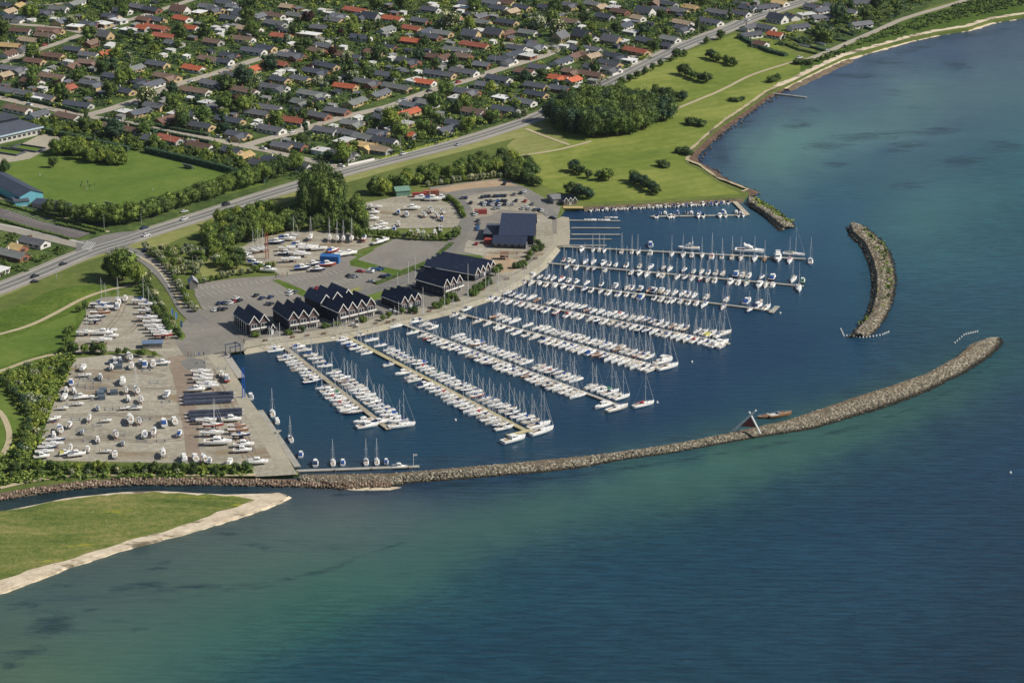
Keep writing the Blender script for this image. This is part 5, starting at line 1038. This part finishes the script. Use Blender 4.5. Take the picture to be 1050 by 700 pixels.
# floating pier on the west quay, travel lift piers, blue mast crane
pier((266.5,420.3),(305,477.8),2.6,'grey floating pier alongside the west quay',DECKG2,zt=.9); pier((229.8,360.5),(247.3,386.5),3.2,'broad concrete arm of the boat lift dock',plain('concrete_arm',(.36,.34,.30),.9,.1,.15),zt=1.5,piles=False)
pier((282,443),(287,440.5),1.4,'short gangway between quay and floating pier',DECKG2,piles=False,zt=1.3,name='gangway')
NVY=plain('blue_steel',(.02,.12,.52),.5,.3,.15)
def lattice(x,y,h,w_,mat,label,name,cat,jib=0):
    p=P(x,y,LZ); o=empty(name,p,.3,label,cat); m=MB()
    for a in (-1,1):
        for b_ in (-1,1): m.tube((a*w_,b_*w_,0),(a*w_*.6,b_*w_*.6,h),.11,.09,4)
    for k in range(int(h/1.6)):
        z=k*1.6; 
        for (a,b_,c_,d_) in ((-1,-1,1,-1),(1,-1,1,1),(1,1,-1,1),(-1,1,-1,-1)): m.tube((a*w_*.9,b_*w_*.9,z),(c_*w_*.9,d_*w_*.9,z+1.6),.05,.05,3)
    m.build('lattice_mast',mat,o); MB().box(-w_-.4,w_+.4,-w_-.4,w_+.4,0,.3).build('base',plain('concrete',(.4,.39,.36)),o)
    if jib: MB().tube((-.3,0,h),(jib,0,h+.8),.22,.14,5).build('jib',mat,o)
    return o
lattice(250,407.5,13,.55,NVY,'tall blue mast crane on the edge of the west quay','mast_crane','crane',0)
lattice(274,266,13,.7,plain('red_steel',(.35,.07,.04),.6,.2),'red lattice tower standing in the north boat yard','lattice_tower','tower')
def liftframe(x,y,label):
    p=P(x,y,LZ); o=empty('boat_lift',p,math.radians(-55),label,'boat lift'); o.scale=(.8,.8,.8); mt=plain('grey_blue_steel',(.06,.09,.13),.5,.3)
    for a in (-2.6,2.6):
        for b_ in (-3,3): MB().tube((a,b_,.5),(a,b_,5.4),.22).build('leg',mt,o); w2=MB().tube((a-.25,b_,.5),(a+.25,b_,.5),.5,n=10).build('wheel',BLK,o)
        MB().box(a-.25,a+.25,-3.3,3.3,5.4,5.85).build('side_beam',mt,o)
    MB().box(-2.8,2.8,2.8,3.2,5.86,6.3).build('cross_beam',mt,o)
liftframe(239,364,'blue grey travelling boat lift at the head of the lift dock')
# long dark mast racks
for i,(x,y,L) in enumerate([(214,406.5,40),(214,410.2,40),(213,414,38),(221,424,42),(221,427.6,42),(219,431.5,36)]):
    p=P(x,y,LZ); o=empty('mast_rack',p,math.radians(9),f'long low rack of stored masts under dark tarpaulin, {od(i+1)} from the back','mast rack','long dark mast racks on the quay'); Lr=L*.5
    r=MB(); rg=[]
    for k in range(9):
        xx=-Lr/2+Lr*k/8; j=random.uniform(-.06,.06); rg.append([(xx,-1.0,.5),(xx,-.9+j,1.5+j),(xx,0,2.0+j),(xx,.9+j,1.5-j),(xx,1.0,.5)])
    r.loft(rg); r.build('tarpaulin',plain('dark_tarpaulin',(.045,.055,.085),.6,.3,.3,.7),o); f=MB()
    for k in range(6):
        xx=-Lr/2+.6+(Lr-1.2)*k/5
        for s_ in (1,-1): f.tube((xx,s_*1.05,0),(xx,s_*1.05,1.1),.06)
    f.build('rack_frame',GREYT,o); mm=MB()
    for s_ in (-.5,0,.5): mm.tube((-Lr/2-1.6,s_,1.0),(-Lr/2+.4,s_,1.0),.09); mm.tube((Lr/2-.2,s_,1.0),(Lr/2+1.2,s_,1.0),.09)
    mm.build('mast_ends',ALU,o)
# ------------------------------------------------------------------ boats ashore
def yard(ox,oy,s,txt,where,group,sort=None):
    L_=[]
    for t in txt.split():
        a=t.split(','); L_.append((ox+float(a[0])/s,oy+float(a[1])/s,a[2],float(a[3]),float(a[4])) )
    rw=rows(L_,max(4,int(math.sqrt(len(L_))*1.5)))
    for i,(x,y,k,L,hd) in enumerate(L_):
        r,c=rw[i]; z=LZ+(1.5 if k[0]=='s' or k[0]=='S' else .8); p=P(x,y,z+.6)
        cc={'b':'blue','g':'grey','w':'white','n':'navy','r':'red','y':'yellow','s':'sand'}.get(k[1] if len(k)>1 else '-'); hc={'n':'navy','r':'red','o':'wooden','c':'cream'}.get(k[2] if len(k)>2 else '-','white')
        kd='sailing boat' if k[0] in 'sS' else 'motorboat'
        lab=f'{hc} {kd}{" with "+CCW[cc]+" cover" if cc else ""} {where}, {od(c)} from left, {od(r)} row'
        boat_at(p,math.radians(hd+(22 if hd>55 else 0)),L,'s' if k[0] in 'sS' else 'm',cc or 'white' if k[0] in 'sS' else cc,hc,lab,group,z=z,land=True,mast=(k[0]=='S'),hood=bool(cc),cab=(k[0]!='d'))
yard(0,370,7,'600,45,mw,7,60 610,95,d-,6,10 510,150,mb,7,80 880,140,mw,9,75 475,205,m-,6,80 530,210,mw,6,85 465,255,mw,7,60 580,255,mg,7,20 905,200,sw,6,80 980,200,Sg,8,85 920,265,mw,6,80 1012,265,sw,7,80 640,400,sw,7,70 935,410,sw,10,80 395,405,sw,6,40 430,480,sb,9,85 500,455,m-,6,60 385,525,mw,6,80 400,560,s-n,8,10 380,590,s-,9,5 340,615,s-n,8,8 505,615,sw,7,75 470,655,my,6,30 550,665,mg,8,20 630,630,m-,6,70 320,645,s-,8,12 300,680,m-,7,20 830,515,sg,7,85 1030,525,mw,6,70 825,665,d-,7,75 560,300,d-,5,10 640,250,d-,5,20 700,330,dg,5,80 760,420,d-,5,15 590,500,dg,5,75 700,560,m-,6,80 760,640,d-,5,5 880,580,dg,5,80 450,330,d-,5,10 1000,420,sg,6,80 980,330,dg,5,12 720,110,mg,6,80 800,40,mw,6,75 900,330,d-,5,20','in the lower yard','boats in the lower yard')
yard(130,400,7,'130,310,mg,7,75 195,290,sg,8,70 265,230,mb,9,80 340,215,m-,8,85 380,305,mb,6,60 260,440,s-,8,75 410,480,mw,8,80 490,480,m-,8,85 555,480,s-,8,85 595,500,mg,6,70 740,510,mw,7,60 290,25,mg,8,60 940,510,mw,9,8','at the lower yard bottom','boats in the lower yard')
yard(180,360,7,'180,140,s-,9,6 200,170,sw,9,5 195,195,sw,9,5 225,225,s-,9,6 240,245,sg,9,8 150,270,mg,8,10 220,490,s-,9,6 270,525,Swr,9,6 265,580,S-,10,4 305,650,m-,12,3 400,485,m-,9,8 440,530,s-o,8,8 450,560,s-o,9,8 470,595,sbn,8,8 490,665,m-,9,8 480,705,m-,8,8 330,160,m-,6,70 365,190,mgr,8,80','on the quay apron','boats on the quay apron')
yard(70,290,7,'230,150,Sbn,10,5 260,170,Sb,9,6 230,210,s-o,10,4 205,240,s-n,8,6 190,265,s-n,6,8 360,130,S-,9,80 350,165,mg,8,75 410,110,m-,7,70 125,350,S-,9,8 255,355,mw,9,4 300,335,d-,7,8 240,405,s-,10,5 310,375,m-,7,5 530,125,Sb,10,6 570,150,sb,9,5 570,195,Sw,9,4 570,245,sg,10,6 610,275,s-,10,5 610,305,s-,9,5 650,330,sw,10,5 670,350,s-,10,5 680,370,s-r,9,4 330,555,mg,7,85 440,520,sg,9,85 370,550,mg,6,85 455,590,m-,7,70 550,580,mb,8,75 610,575,m-,8,75 520,565,mg,6,80 680,570,mg,7,10','in the upper yard','boats in the upper yard')
yard(230,210,7,'145,345,sb,9,-20 160,375,m-,8,-10 200,325,Sw,8,-15 235,315,S-,8,-15 270,310,S-,8,-20 215,415,mb,8,-15 260,435,mb,8,-20 320,465,m-,9,-10 450,240,mb,10,-5 490,215,Sw,8,-10 375,265,mgn,9,5 620,225,S-,8,60 755,230,S-,8,70 810,235,S-,7,70 855,235,S-,7,70 915,235,S-,8,65 1005,235,sbr,8,60 450,305,sy,9,8 445,345,m-n,9,5 480,385,s-,10,10 530,285,mb,8,5 590,305,s-,9,8 560,350,s-,9,5 610,300,sw,10,10 680,310,d-,9,12 520,340,Sw,9,8 780,325,mbr,8,40 835,355,mw,9,30 900,345,mw,9,30 640,420,m-n,8,20 560,450,mbn,9,15 740,425,mbr,9,10 670,460,m-n,8,5','in the north yard','boats in the north yard')
yard(360,170,7,'145,295,m-,7,10 160,330,m-,7,5 180,290,s-,7,5 150,375,m-,8,8 340,330,mb,6,70 400,345,mg,7,70 440,300,m-,9,4 525,340,sw,7,85 570,310,Sg,8,85 615,345,sw,7,85 655,320,sg,7,85 650,375,mb,6,80 340,415,m-,6,70 310,450,mb,6,70 640,430,d-,5,80 640,455,d-,5,80 220,415,m-,7,10 190,440,m-,7,10 240,450,m-,7,15 150,450,m-,6,10 430,465,d-,5,80 480,465,s-,6,85 520,470,d-,5,70 600,475,m-,6,80 735,465,d-,5,80 195,545,m-,8,40 240,530,m-,7,45 510,230,mw,9,3 590,235,mb,10,2 650,225,m-,7,2','in the trailer yard','boats in the trailer yard')
# tarpaulin tent, containers, grey tubs, stacked pontoons
def boxthing(name,x,y,dx,dy,h,rz,mat,label,cat,parts=(),group=None):
    p=P(x,y,LZ); o=empty(name,p,math.radians(rz),label,cat,group); MB().box(-dx/2,dx/2,-dy/2,dy/2,.12,h).build('body',mat,o)
    MB().box(-dx/2-.05,dx/2+.05,-dy/2-.05,dy/2+.05,h+.002,h+.12).build('lid',mat,o); f=MB()
    for a in (-1,1): f.box(a*dx*.4-.12,a*dx*.4+.12,-dy/2,dy/2,0,.118)
    f.build('skid',BLK,o); MB().box(dx/2+.002,dx/2+.05,-dy*.35,dy*.35,.3,h*.85).build('door',mat,o); return o
boxthing('storage_tent',338.5,269,9,4.5,3.4,-8,plain('bright_blue_tarpaulin',(.03,.14,.38),.6,.3,.12),'bright blue tarpaulin tent in the north boat yard','tent')
boxthing('container',430,202,7,2.4,2.2,4,REDS,'red container at the left in the row behind the trailer yard','container'); boxthing('container',442,200,8,2.6,2.4,5,plain('rusty_red_sheet',(.32,.11,.07),.7,.2,.25),'rusty red container at the right in the row behind the trailer yard','container')
boxthing('container',493,219.5,6,2.4,2.2,4,REDS,'dark red container beside the access road curve','container')
for i,(x,y) in enumerate([(115,373),(122,373),(121.5,377.5),(106,402),(104,409),(103,405),(168,374),(117,404)]): boxthing('crate',x,y,3,3,1.5,10,plain('dark_crate',(.09,.12,.15),.7,.2,.2),f'dark grey cage crate in the lower yard, {od(i+1)} of the scattered ones from top','crate',group='cage crates of the yard')
for i,(x,y) in enumerate([(86,388),(90,390),(95,388),(100,392),(84,396),(92,398),(98,398),(108,389),(73,416),(78,430),(83,442),(76,396),(66,408),(98,410),(112,420),(134,418),(150,430),(100,436),(124,446),(146,452),(90,452),(165,452),(158,392),(150,380),(136,396),(170,412),(82,376),(206,372),(228,378),(240,446),(255,462),(214,392)]):
    p=P(x,y,LZ); o=empty('boat_cradle',p,math.radians(random.uniform(-10,20)),f'empty steel boat cradle standing in the lower yard, {od(i+1)} going down from the top','cradle','empty cradles of the yard'); m=MB()
    mt=plain('galvanised_steel',(.22,.26,.30),.6,.3)
    for a in (-1.6,1.6):
        for b_ in (-1,1): m.tube((a,b_,0),(a,b_*1.2,1.5),.08)
    m.build('post',mt,o); m=MB(); m.box(-2,2,-.95,-.8,.05,.2); m.box(-2,2,.8,.95,.05,.2); m.box(-1.7,-1.5,-1.1,1.1,.21,.34); m.box(1.5,1.7,-1.1,1.1,.21,.34); m.build('frame',mt,o)
# ------------------------------------------------------------------ cars
PAINT={'white':(.66,.66,.65),'silver':(.36,.38,.40),'black':(.02,.02,.025),'dark blue':(.02,.04,.10),'red':(.36,.03,.03),'grey':(.12,.125,.13),'blue':(.04,.12,.30),'green':(.04,.10,.07)}
def car(col,van=False):
    def mk():
        o=empty('van' if van else 'car'); pm=plain(col.replace(' ','_')+'_car_paint',PAINT[col],.3,.5); h=1.9 if van else .85; b=MB()
        rg=[[(x,.84,.3),(x,.88,z*.8),(x,.80,z),(x,-.80,z),(x,-.88,z*.8),(x,-.84,.3)] for x,z in ((-2.15,.72),(-1.9,.92),(-.5,.95),(.8,.92),(1.9,.78),(2.15,.55))]
        b.loft(rg,closed=True); b.build('body',pm,o)
        hh=2.1 if van else 1.42; c=MB(); c.loft([[(x,w_,.90),(x,w_*.86,z),(x,-w_*.86,z),(x,-w_,.90)] for x,w_,z in ((-1.95 if van else -1.6,.78,.95 if not van else hh),(-1.9 if van else -1.15,.79,hh),(.5 if van else .25,.79,hh),(1.05,.76,.93))]); c.build('window',GLASS,o)
        MB().box(-1.88 if van else -1.1,.48 if van else .22,-.69,.69,hh+.003,hh+.04).build('roof',pm,o)
        for x in (-1.35,1.35):
            for s_ in (1,-1): MB().tube((x,s_*.70,.32),(x,s_*.9,.32),.32,n=10).build('wheel',BLK,o)
        return o
    return mk
def cars(ox,oy,s,txt,where,group,hd=None):
    L_=[]
    for t in txt.split():
        a=t.split(','); c={'w':'white','s':'silver','k':'black','n':'dark blue','r':'red','g':'grey','b':'blue','e':'green'}[a[2][0]]; L_.append((ox+float(a[0])/s,oy+float(a[1])/s,c,a[2][-1]=='V' ,float(a[3]) if len(a)>3 else hd))
    rw=rows(L_,max(6,int(math.sqrt(len(L_))*2)))
    for i,(x,y,c,v,h) in enumerate(L_):
        r,k=rw[i]; kd='van' if v else 'car'
        place(('car',c,v),car(c,v),P(x,y,LZ+.16),math.radians(h+random.uniform(-2,2)),f'{c} {kd} {where}, {od(k)} from left'+(f' in {od(r)} row' if len(L_)>max(6,int(math.sqrt(len(L_))*2)) else ''),kd,group,scale=.9)
cars(220,270,7,'5,340,w 40,335,k 72,333,k 35,292,n 72,290,n 105,290,s 118,288,w 150,275,r 180,272,k 155,255,w 300,235,k 340,255,n 403,247,n 540,205,w 545,225,w 583,212,g 600,262,k 385,295,g 405,297,k 700,188,g 740,182,r 980,98,g 1010,98,s','on the left car park','cars on the left car park',62)
cars(340,250,7,'205,203,r 280,195,w 300,190,b 330,190,b 350,183,n 275,205,w 385,240,n 410,235,n 365,243,k 285,275,s 130,235,k 165,238,g 560,330,k 590,318,k 615,308,s 160,590,w 430,490,w 450,505,k 345,500,g','beside the access road','cars beside the access road',-15)
cars(440,180,7,'240,165,g 265,165,n 300,200,k 540,65,k 380,160,k 405,155,n 430,153,k 470,153,k 495,152,n 520,150,n 545,150,k 375,205,n 400,203,w 410,190,k 440,188,n 470,190,s 495,187,b 525,185,k 550,187,k 400,215,w 425,213,n 460,215,w 485,213,k 510,213,w 540,212,k 570,210,w 600,210,s 625,185,k 660,130,k 685,122,w 690,188,r 610,140,g 350,330,k 355,350,g 350,375,b 348,390,b 345,275,wV 330,285,w 340,495,r 450,425,k 700,230,w 670,240,s 715,245,s 810,258,w 740,210,g 765,250,g 470,240,s 500,235,s','on the gravel car park','cars on the gravel car park',80)
cars(545,190,7,'150,240,k 30,180,w 60,185,n','near the slipway','cars near the slipway',-20)
cars(0,180,7,'455,640,k,33 250,765,k,33','on the main road left of junction','cars driving on the main road')
cars(130,170,3.889,'75,340,n,33 82,476,wV,33 230,185,w,33 396,152,k,33','on the main road right of the junction','cars driving on the main road')
for i,(x,y,c) in enumerate([(148,234.5,'dark blue'),(150,242,'white'),(189,225.5,'white'),(232,210.5,'black'),(470,149,'silver'),(414,158.5,'white'),(767,21.5,'white'),(36,284,'black')]):
    place(('car',c,False),car(c),P(x,y,LZ+.18),math.radians((48,48,46,46,48,48,60,48)[i]),f'{c} car on the main road, {od(i+1)} of the passing ones','car','cars driving on the main road')
for i,(x,y,c,h) in enumerate([(60,88,'red',50),(46,47,'red',50),(118,30,'white',50),(196,84,'white',50),(236,70,'silver',50),(300,136,'white',50),(410,104.5,'white',50),(415,103,'silver',50),(224,141,'white',-35),(236,143.5,'white',-35),(212,139,'silver',-35),(470,85,'red',50),(520,68,'silver',50),(560,54,'white',50),(566,46,'grey',50),(120,124,'silver',-35),(30,108,'white',-35),(350,171,'white',-35),(338,167,'dark blue',-35),(270,153,'white',-35),(440,94,'black',50),(460,88,'silver',50),(733,26,'white',50),(720,31,'silver',50),(820,60,'white',30),(848,52,'silver',40)]):
    place(('car',c,False),car(c),P(x,y,LZ+.15),math.radians(h),f'{c} car on the estate lanes, {od(i+1)} of those parked there','car','cars parked along the estate lanes')
# ------------------------------------------------------------------ poles, signs, buoys, people, beacon
def pole(x,y,h,label,cat='lamp post',name='lamp_post',flag=None,arm=1.4,group=None,r=.11,mat=None):
    p=P(x,y,LZ); o=empty(name,p,random.uniform(-.4,.4),label,cat,group); MB().tube((0,0,0),(0,0,h),r,r*.6).build('pole',mat or plain('galvanised_pole',(.42,.43,.43),.5,.4),o)
    if flag: MB().box(.08,.9,-.02,.02,h-3.2,h-.3).build('flag',flag,o)
    elif arm: a=MB().tube((0,0,h),(arm,0,h+.15),.06).build('arm',GREYT,o); MB().box(arm-.1,arm+.6,-.15,.15,h+.08,h+.24).build('lamp_head',GREYT,a)
    MB().tube((0,0,0),(0,0,.5),r*1.7).build('base',GREYT,o); return o
for i,(x,y,h) in enumerate([(50,47,9),(69,26,9),(98,152,9),(175,149,10),(221,69,10),(270,135,8),(258,100,9),(318,151,7),(411,158.6,10),(419,130,9),(525,74,9),(135,75,9),(134,86,8),(268,97,8),(716,38,10),(874.5,35,9),(600,46,8),(20,99,7),(107,236,8),(145,230,8),(58,286,8),(198,281,9),(508,66,7),(370,60,7)]):
    pole(x,y,h,f'tall grey lamp post near roads and houses, {od(i+1)} in the west to east series','lamp post',group='lamp posts in the estate and by the road')
for i,(x,y,h) in enumerate([(434,323,13),(456,317,8),(480,305,16),(511,295,9),(409,331,10),(419,296,13),(426,291,13),(408,296,8),(287,349,8),(377,340,7),(498,296,10)]):
    pole(x,y,h,f'tall pale flag pole by the clubhouses, {od(i+1)} in the promenade series','flag pole','flag_pole',arm=0,group='flag poles along the promenade',r=.13,mat=WH)
BFL=plain('light_blue_flag',(.12,.30,.62),.7,.1)
for i,(x,y,h) in enumerate([(180,333,6),(185.5,341.5,6),(176,327,5)]): pole(x,y,h,f'pole with an upright light blue flag at the yard entrance, {od(i+1)} counted up the road' ,'flag pole','flag_pole',flag=BFL,group='blue flags at the yard entrance')
def buoy(x,y,label,group,mat=WH,r=.55):
    p=P(x,y,0); o=empty('buoy',(p.x,p.y,0),0,label,'buoy',group); m=MB(); m.loft([[(math.cos(t*1.0472)*r*q,math.sin(t*1.0472)*r*q,z) for t in range(6)] for q,z in ((.5,-.3),(1,.05),(1,.4),(.5,.8))]); m.build('float',mat,o); MB().tube((0,0,.7),(0,0,1.1),.06).build('ring',GREYT,o)
BY=[(862+i*1.0,338+i*2.2) for i in range(4)]+[(868+i*3.4,344.6+1.6*math.sin(i/9*3)) for i in range(11)]+[(905+i*2,343.5-i*.9) for i in range(4)]
for i,(x,y) in enumerate(BY): buoy(x,y,f'white float of the boom round the island foot, {od(i+1)} from the left','floats of the boom at the island',r=.36)
for i,(x,y) in enumerate([(979+i*2.3,352-i*2.0 if i<5 else 343-(i-5)*.5) for i in range(11)]): buoy(x,y,f'white float of the boom near the breakwater head, {od(i+1)} from the left','floats of the boom at the breakwater head',r=.36)
for i,(x,y,t) in enumerate([(1036,485,'lone white buoy far out on the open water at the right'),(709.5,371.5,'small white buoy between fifth pier and breakwater'),(674,413,'tiny buoy right of the lone red covered yacht'),(800,321.5,'slim spar buoy right of the sixth pier head'),(467,431,'small pale buoy left of the second pier')]): buoy(x,y,t,None,r=.45)
# beacon of crossed white beams over the breakwater
def W3(x,y,z): return P(x,y,z)
p0=P(751.7,441.7,2.3); pr=P(779.7,444.2,2.2); ax=P(780,447,2.6)
o=empty('beacon',((p0+pr)/2).to_tuple(),0,'triangular daymark of crossed white beams with a red brown panel on the breakwater','daymark'); org=(p0+pr)/2
l0=p0-org; r0=pr-org
def topat(x,y):     # the crossing stands in the plane of both feet
    best=None
    for zz in [k*.05 for k in range(40,400)]:
        q=P(x,y,zz); n=(pr-p0); n.z=0; n.normalize(); e=abs((q-org).dot(Vector((-n.y,n.x,0))))
        if best is None or e<best[0]: best=(e,q)
    return best[1]-org
X0=topat(770,424.6); T1=topat(775.2,420.6); T2=topat(768.2,421.7)
MB().tube(l0,T1,.5,.46,5).build('beam',WH,o); MB().tube(r0,T2,.46,.42,5).build('beam',WH,o)
a=l0.lerp(X0,.30); b_=r0.lerp(X0,.30); c_=X0.lerp(l0.lerp(r0,.5),.06); nn=Vector((0,.12,0)); m=MB(); m.add([a+nn,b_+nn,c_+nn,a+nn*2,b_+nn*2,c_+nn*2],[(0,1,2),(5,4,3),(0,3,4,1),(1,4,5,2),(2,5,3,0)]); m.build('panel',plain('red_brown_boards',(.24,.075,.07),.8,.1,.2,.8),o)
# two old work boats behind the breakwater
bp(785.5,428,(770,430),9,'s','sand','wooden','smaller old wooden boat moored behind the breakwater, left one',teak=True,mast=False); bp(800,426.5,(820,423),12,'s','grey','wooden','old wooden boat with grey covers behind the breakwater, right one',teak=True,mast=False,hood=True)
# north docks
pier((583,225.6),(636,226.2),1.0,'topmost thin floating walkway off the slipway with rowing boats',DECKG2,piles=False,zt=.5,name='floating_walkway')
for i,(x0,x1,y) in enumerate([(586,636,233.3),(586,636,240),(583,627,244.8),(570,622,251.3)]): pier((x0,y),(x1,y+.2),1.0,f'bare thin floating walkway off the slipway, {od(i+2)} from the top',DECKG2,piles=False,zt=.5,name='floating_walkway')
for i,(x,k) in enumerate([(605.5,226.4),(619.5,226.7),(624.5,223.8),(629,223.8)]): bp(x,k,(x+20,k),7 if i<2 else 5,'m',None,'white',f'small open boat at the topmost floating walkway, {od(i+1)} from the left','rowing boats at the walkway',cab=False)
pier((667,221.6),(766,220.3),1.6,'thin dock with small motorboats north of the eighth pier',DECKG2,zt=.6); pier((752.5,205.8),(766.5,220),2.4,'short connecting dock at the right end of the north quay',DECKM,zt=.7)
pier((604,214.6),(752,206.8),1.2,'narrow dock along the north quay bank',DECKG2,zt=.6,piles=False)
n_=0
for i in range(34):
    x=605+i*4.3+random.uniform(-.8,.8); n_+=1; y=216.6-(x-604)*.0527
    bp(x,y,(x+(525-x)*.015,y-8) if i%3 else (x,y+8),random.choice((5,5,6)),'m',random.choice((None,'blue','navy','white')),'white',f'small motorboat along the north quay bank, {od(n_)} from the left','small boats along the north quay',cab=random.random()<.3)
n_=0
for side,xs in ((1,[672,673.7,686,688,690.5,716,721,738,744,757,762]),(-1,[677,682,692,695,704,709,717,741.5,743,755,760])):
    for i,x in enumerate(xs):
        n_+=1; y=221.4-(x-667)*.013+(1.9 if side==1 else -1.9); bp(x,y,(x,y+10*side),random.choice((5,6,6,7)),'m',random.choice((None,'blue','navy','white')),random.choice(('white','white','white','red')) if x in (716,717) else 'white',f'small motorboat, {od(i+1)} from left on the {"near" if side==1 else "far"} side of the northern dock','small boats at the northern dock',cab=random.random()<.5)
# jetty on the open shore
pier((789,95),(827,99.6),1.6,'thin bathing jetty running out from the park shore',DECKG2,zt=.8)
# promenade benches and planters, people
def person(x,y,label,top,z=LZ+.12):
    p=P(x,y,z); o=empty('person',p,random.uniform(0,6.28),label,'person','people on the quay and pitch'); b=MB(); 
    for s_ in (1,-1): b.loft([[(math.cos(t*1.0472)*r*.9+dx,s_*.10+math.sin(t*1.0472)*r*.9,zz) for t in range(6)] for zz,r,dx in ((0,.07,.03*s_),(.45,.07,0),(.85,.11,0))])
    b.loft([[(math.cos(t*.7854)*r*.6,math.sin(t*.7854)*r,zz) for t in range(8)] for zz,r in ((.82,.19),(1.1,.17),(1.4,.24),(1.5,.08),(1.56,.07),(1.62,.11),(1.74,.11),(1.8,.04))]); b.build('body',plain('clothing_'+top,{'dark':(.05,.05,.07),'light':(.5,.5,.48),'red':(.4,.06,.05),'blue':(.05,.1,.3)}[top],.8,.1),o,smooth=True)
    m=MB()
    for s_ in (1,-1): m.tube((0,s_*.25,1.4),(.08,s_*.30,.85),.06,.04,5)
    m.build('arm',plain('clothing_'+top,(.1,.1,.1)),o); MB().loft([[(math.cos(t*1.0472)*r,math.sin(t*1.0472)*r,zz) for t in range(6)] for zz,r in ((1.68,.12),(1.76,.12),(1.83,.06))]).build('hair',BRN,o)
for i,(x,y,t) in enumerate([(283,285,'dark'),(286,284,'light'),(290,283.5,'red'),(294.5,282.5,'dark'),(196,365,'dark'),(200,365,'light'),(204,365,'blue'),(209,364.5,'dark'),(193,364,'red'),(530,262,'blue'),(346,337,'dark'),(354,336,'light'),(250,351,'dark'),(560,220,'light'),(84,189,'dark'),(87,191,'light'),(90,188,'blue'),(86,194,'red'),(92,192,'dark'),(95,195,'light'),(83,192,'dark'),(89,195.5,'light'),(97,190,'dark'),(157,196,'light'),(41,181,'light')]):
    person(x,y,f'{t} clothed person standing '+('on the sports pitch' if i>=14 else 'on the quay paving')+f', {od(i-13 if i>=14 else i+1)} of the scattered figures there',t)
for i,(x,y) in enumerate([(300,346.5),(315,345),(332,343),(365,336),(385,332.5),(404,329),(425,322),(445,317),(470,309),(495,298),(520,287),(538,276),(549,266),(272,350),(440,320),(398,331)]):
    p=P(x,y,LZ+.14); o=empty('bench',p,math.radians(20),f'small dark bench on the promenade, {od(i+1)} along the quay series','bench','benches on the promenade'); MB().box(-1.1,1.1,-.25,.25,.42,.5).build('seat',BRN,o); MB().box(-1.1,1.1,.26,.32,.5,.95).build('backrest',BRN,o)
    for a_ in (-.9,.9): MB().box(a_-.05,a_+.05,-.25,.25,0,.418).build('leg',GREYT,o)
# goal frames on the pitch, playground frame
for i,(x,y) in enumerate([(112,212),(192,173)]):
    p=P(x,y,LZ+.05); o=empty('football_goal',p,math.radians(-35),('football goal at the lower end of the pitch','football goal near the upper hedge of the pitch')[i],'goal'); m=MB()
    for a_ in (-3.6,3.6): m.tube((a_,0,0),(a_,0,2.4),.07)
    m.tube((-3.6,0,2.4),(3.6,0,2.4),.07); m.build('frame',WH,o); MB().add([(-3.6,0,2.4),(3.6,0,2.4),(3.6,1.8,0),(-3.6,1.8,0)],[(0,1,2,3)]).build('net',plain('net',(.3,.32,.28),.9),o)
p=P(517,266,LZ); o=empty('climbing_frame',p,0,'wooden climbing frame on the sandy playground','climbing frame'); m=MB()
for a_ in (-1.8,1.8):
    for b_ in (-1.4,1.4): m.tube((a_,b_,0),(a_,b_,3),.12)
m.build('post',BRN,o); MB().box(-2,2,-1.6,1.6,1.4,1.5).build('platform',BRN,o); MB().slab([(-2.1,-1.7,3.0),(2.1,-1.7,3.0),(2.1,0,3.9),(-2.1,0,3.9)],.1).slab([(-2.1,0,3.9),(2.1,0,3.9),(2.1,1.7,3.0),(-2.1,1.7,3.0)],.1).build('roof',BRN,o)
for i,(pts) in enumerate([[(357,170.5),(384,164.5)],[(812,46),(842,51)],[(818,40),(846,47)]]):
    q=[P(x,y,LZ) for x,y in pts]; d=q[1]-q[0]; o=empty('garden_wall',q[0],math.atan2(d.y,d.x),('white garden wall at the corner of the main road','lower white terrace wall in the seaside gardens','upper white terrace wall in the seaside gardens')[i],'wall'); MB().box(0,d.length,0,.25,0,1.3).build('wall',WH,o); MB().box(-.05,d.length+.05,-.05,.30,1.302,1.4).build('coping',GREYT,o)
# light summer air between the camera and the far shore
m=bpy.data.materials.new('haze'); m.use_nodes=True; n=m.node_tree; n.nodes.clear()
vo=n.nodes.new('ShaderNodeVolumePrincipled'); ou=n.nodes.new('ShaderNodeOutputMaterial'); vo.inputs['Color'].default_value=(.80,.88,1,1); vo.inputs['Density'].default_value=HAZE; vo.inputs['Anisotropy'].default_value=.2
n.links.new(vo.outputs[0],ou.inputs['Volume'])
tag(MB().box(-45000,45000,-45000,60000,-6,420).build('haze',m),'thin bluish summer haze over the coast','haze',kind='stuff')
print('SAIL',NS,'MOTOR',NM,'HOUSES',len(HP),'TREES',sum(1 for o in bpy.data.objects if o.type=='EMPTY' and o.name.split('.')[0] in('tree','bush')),'OBJ',len(bpy.data.objects))
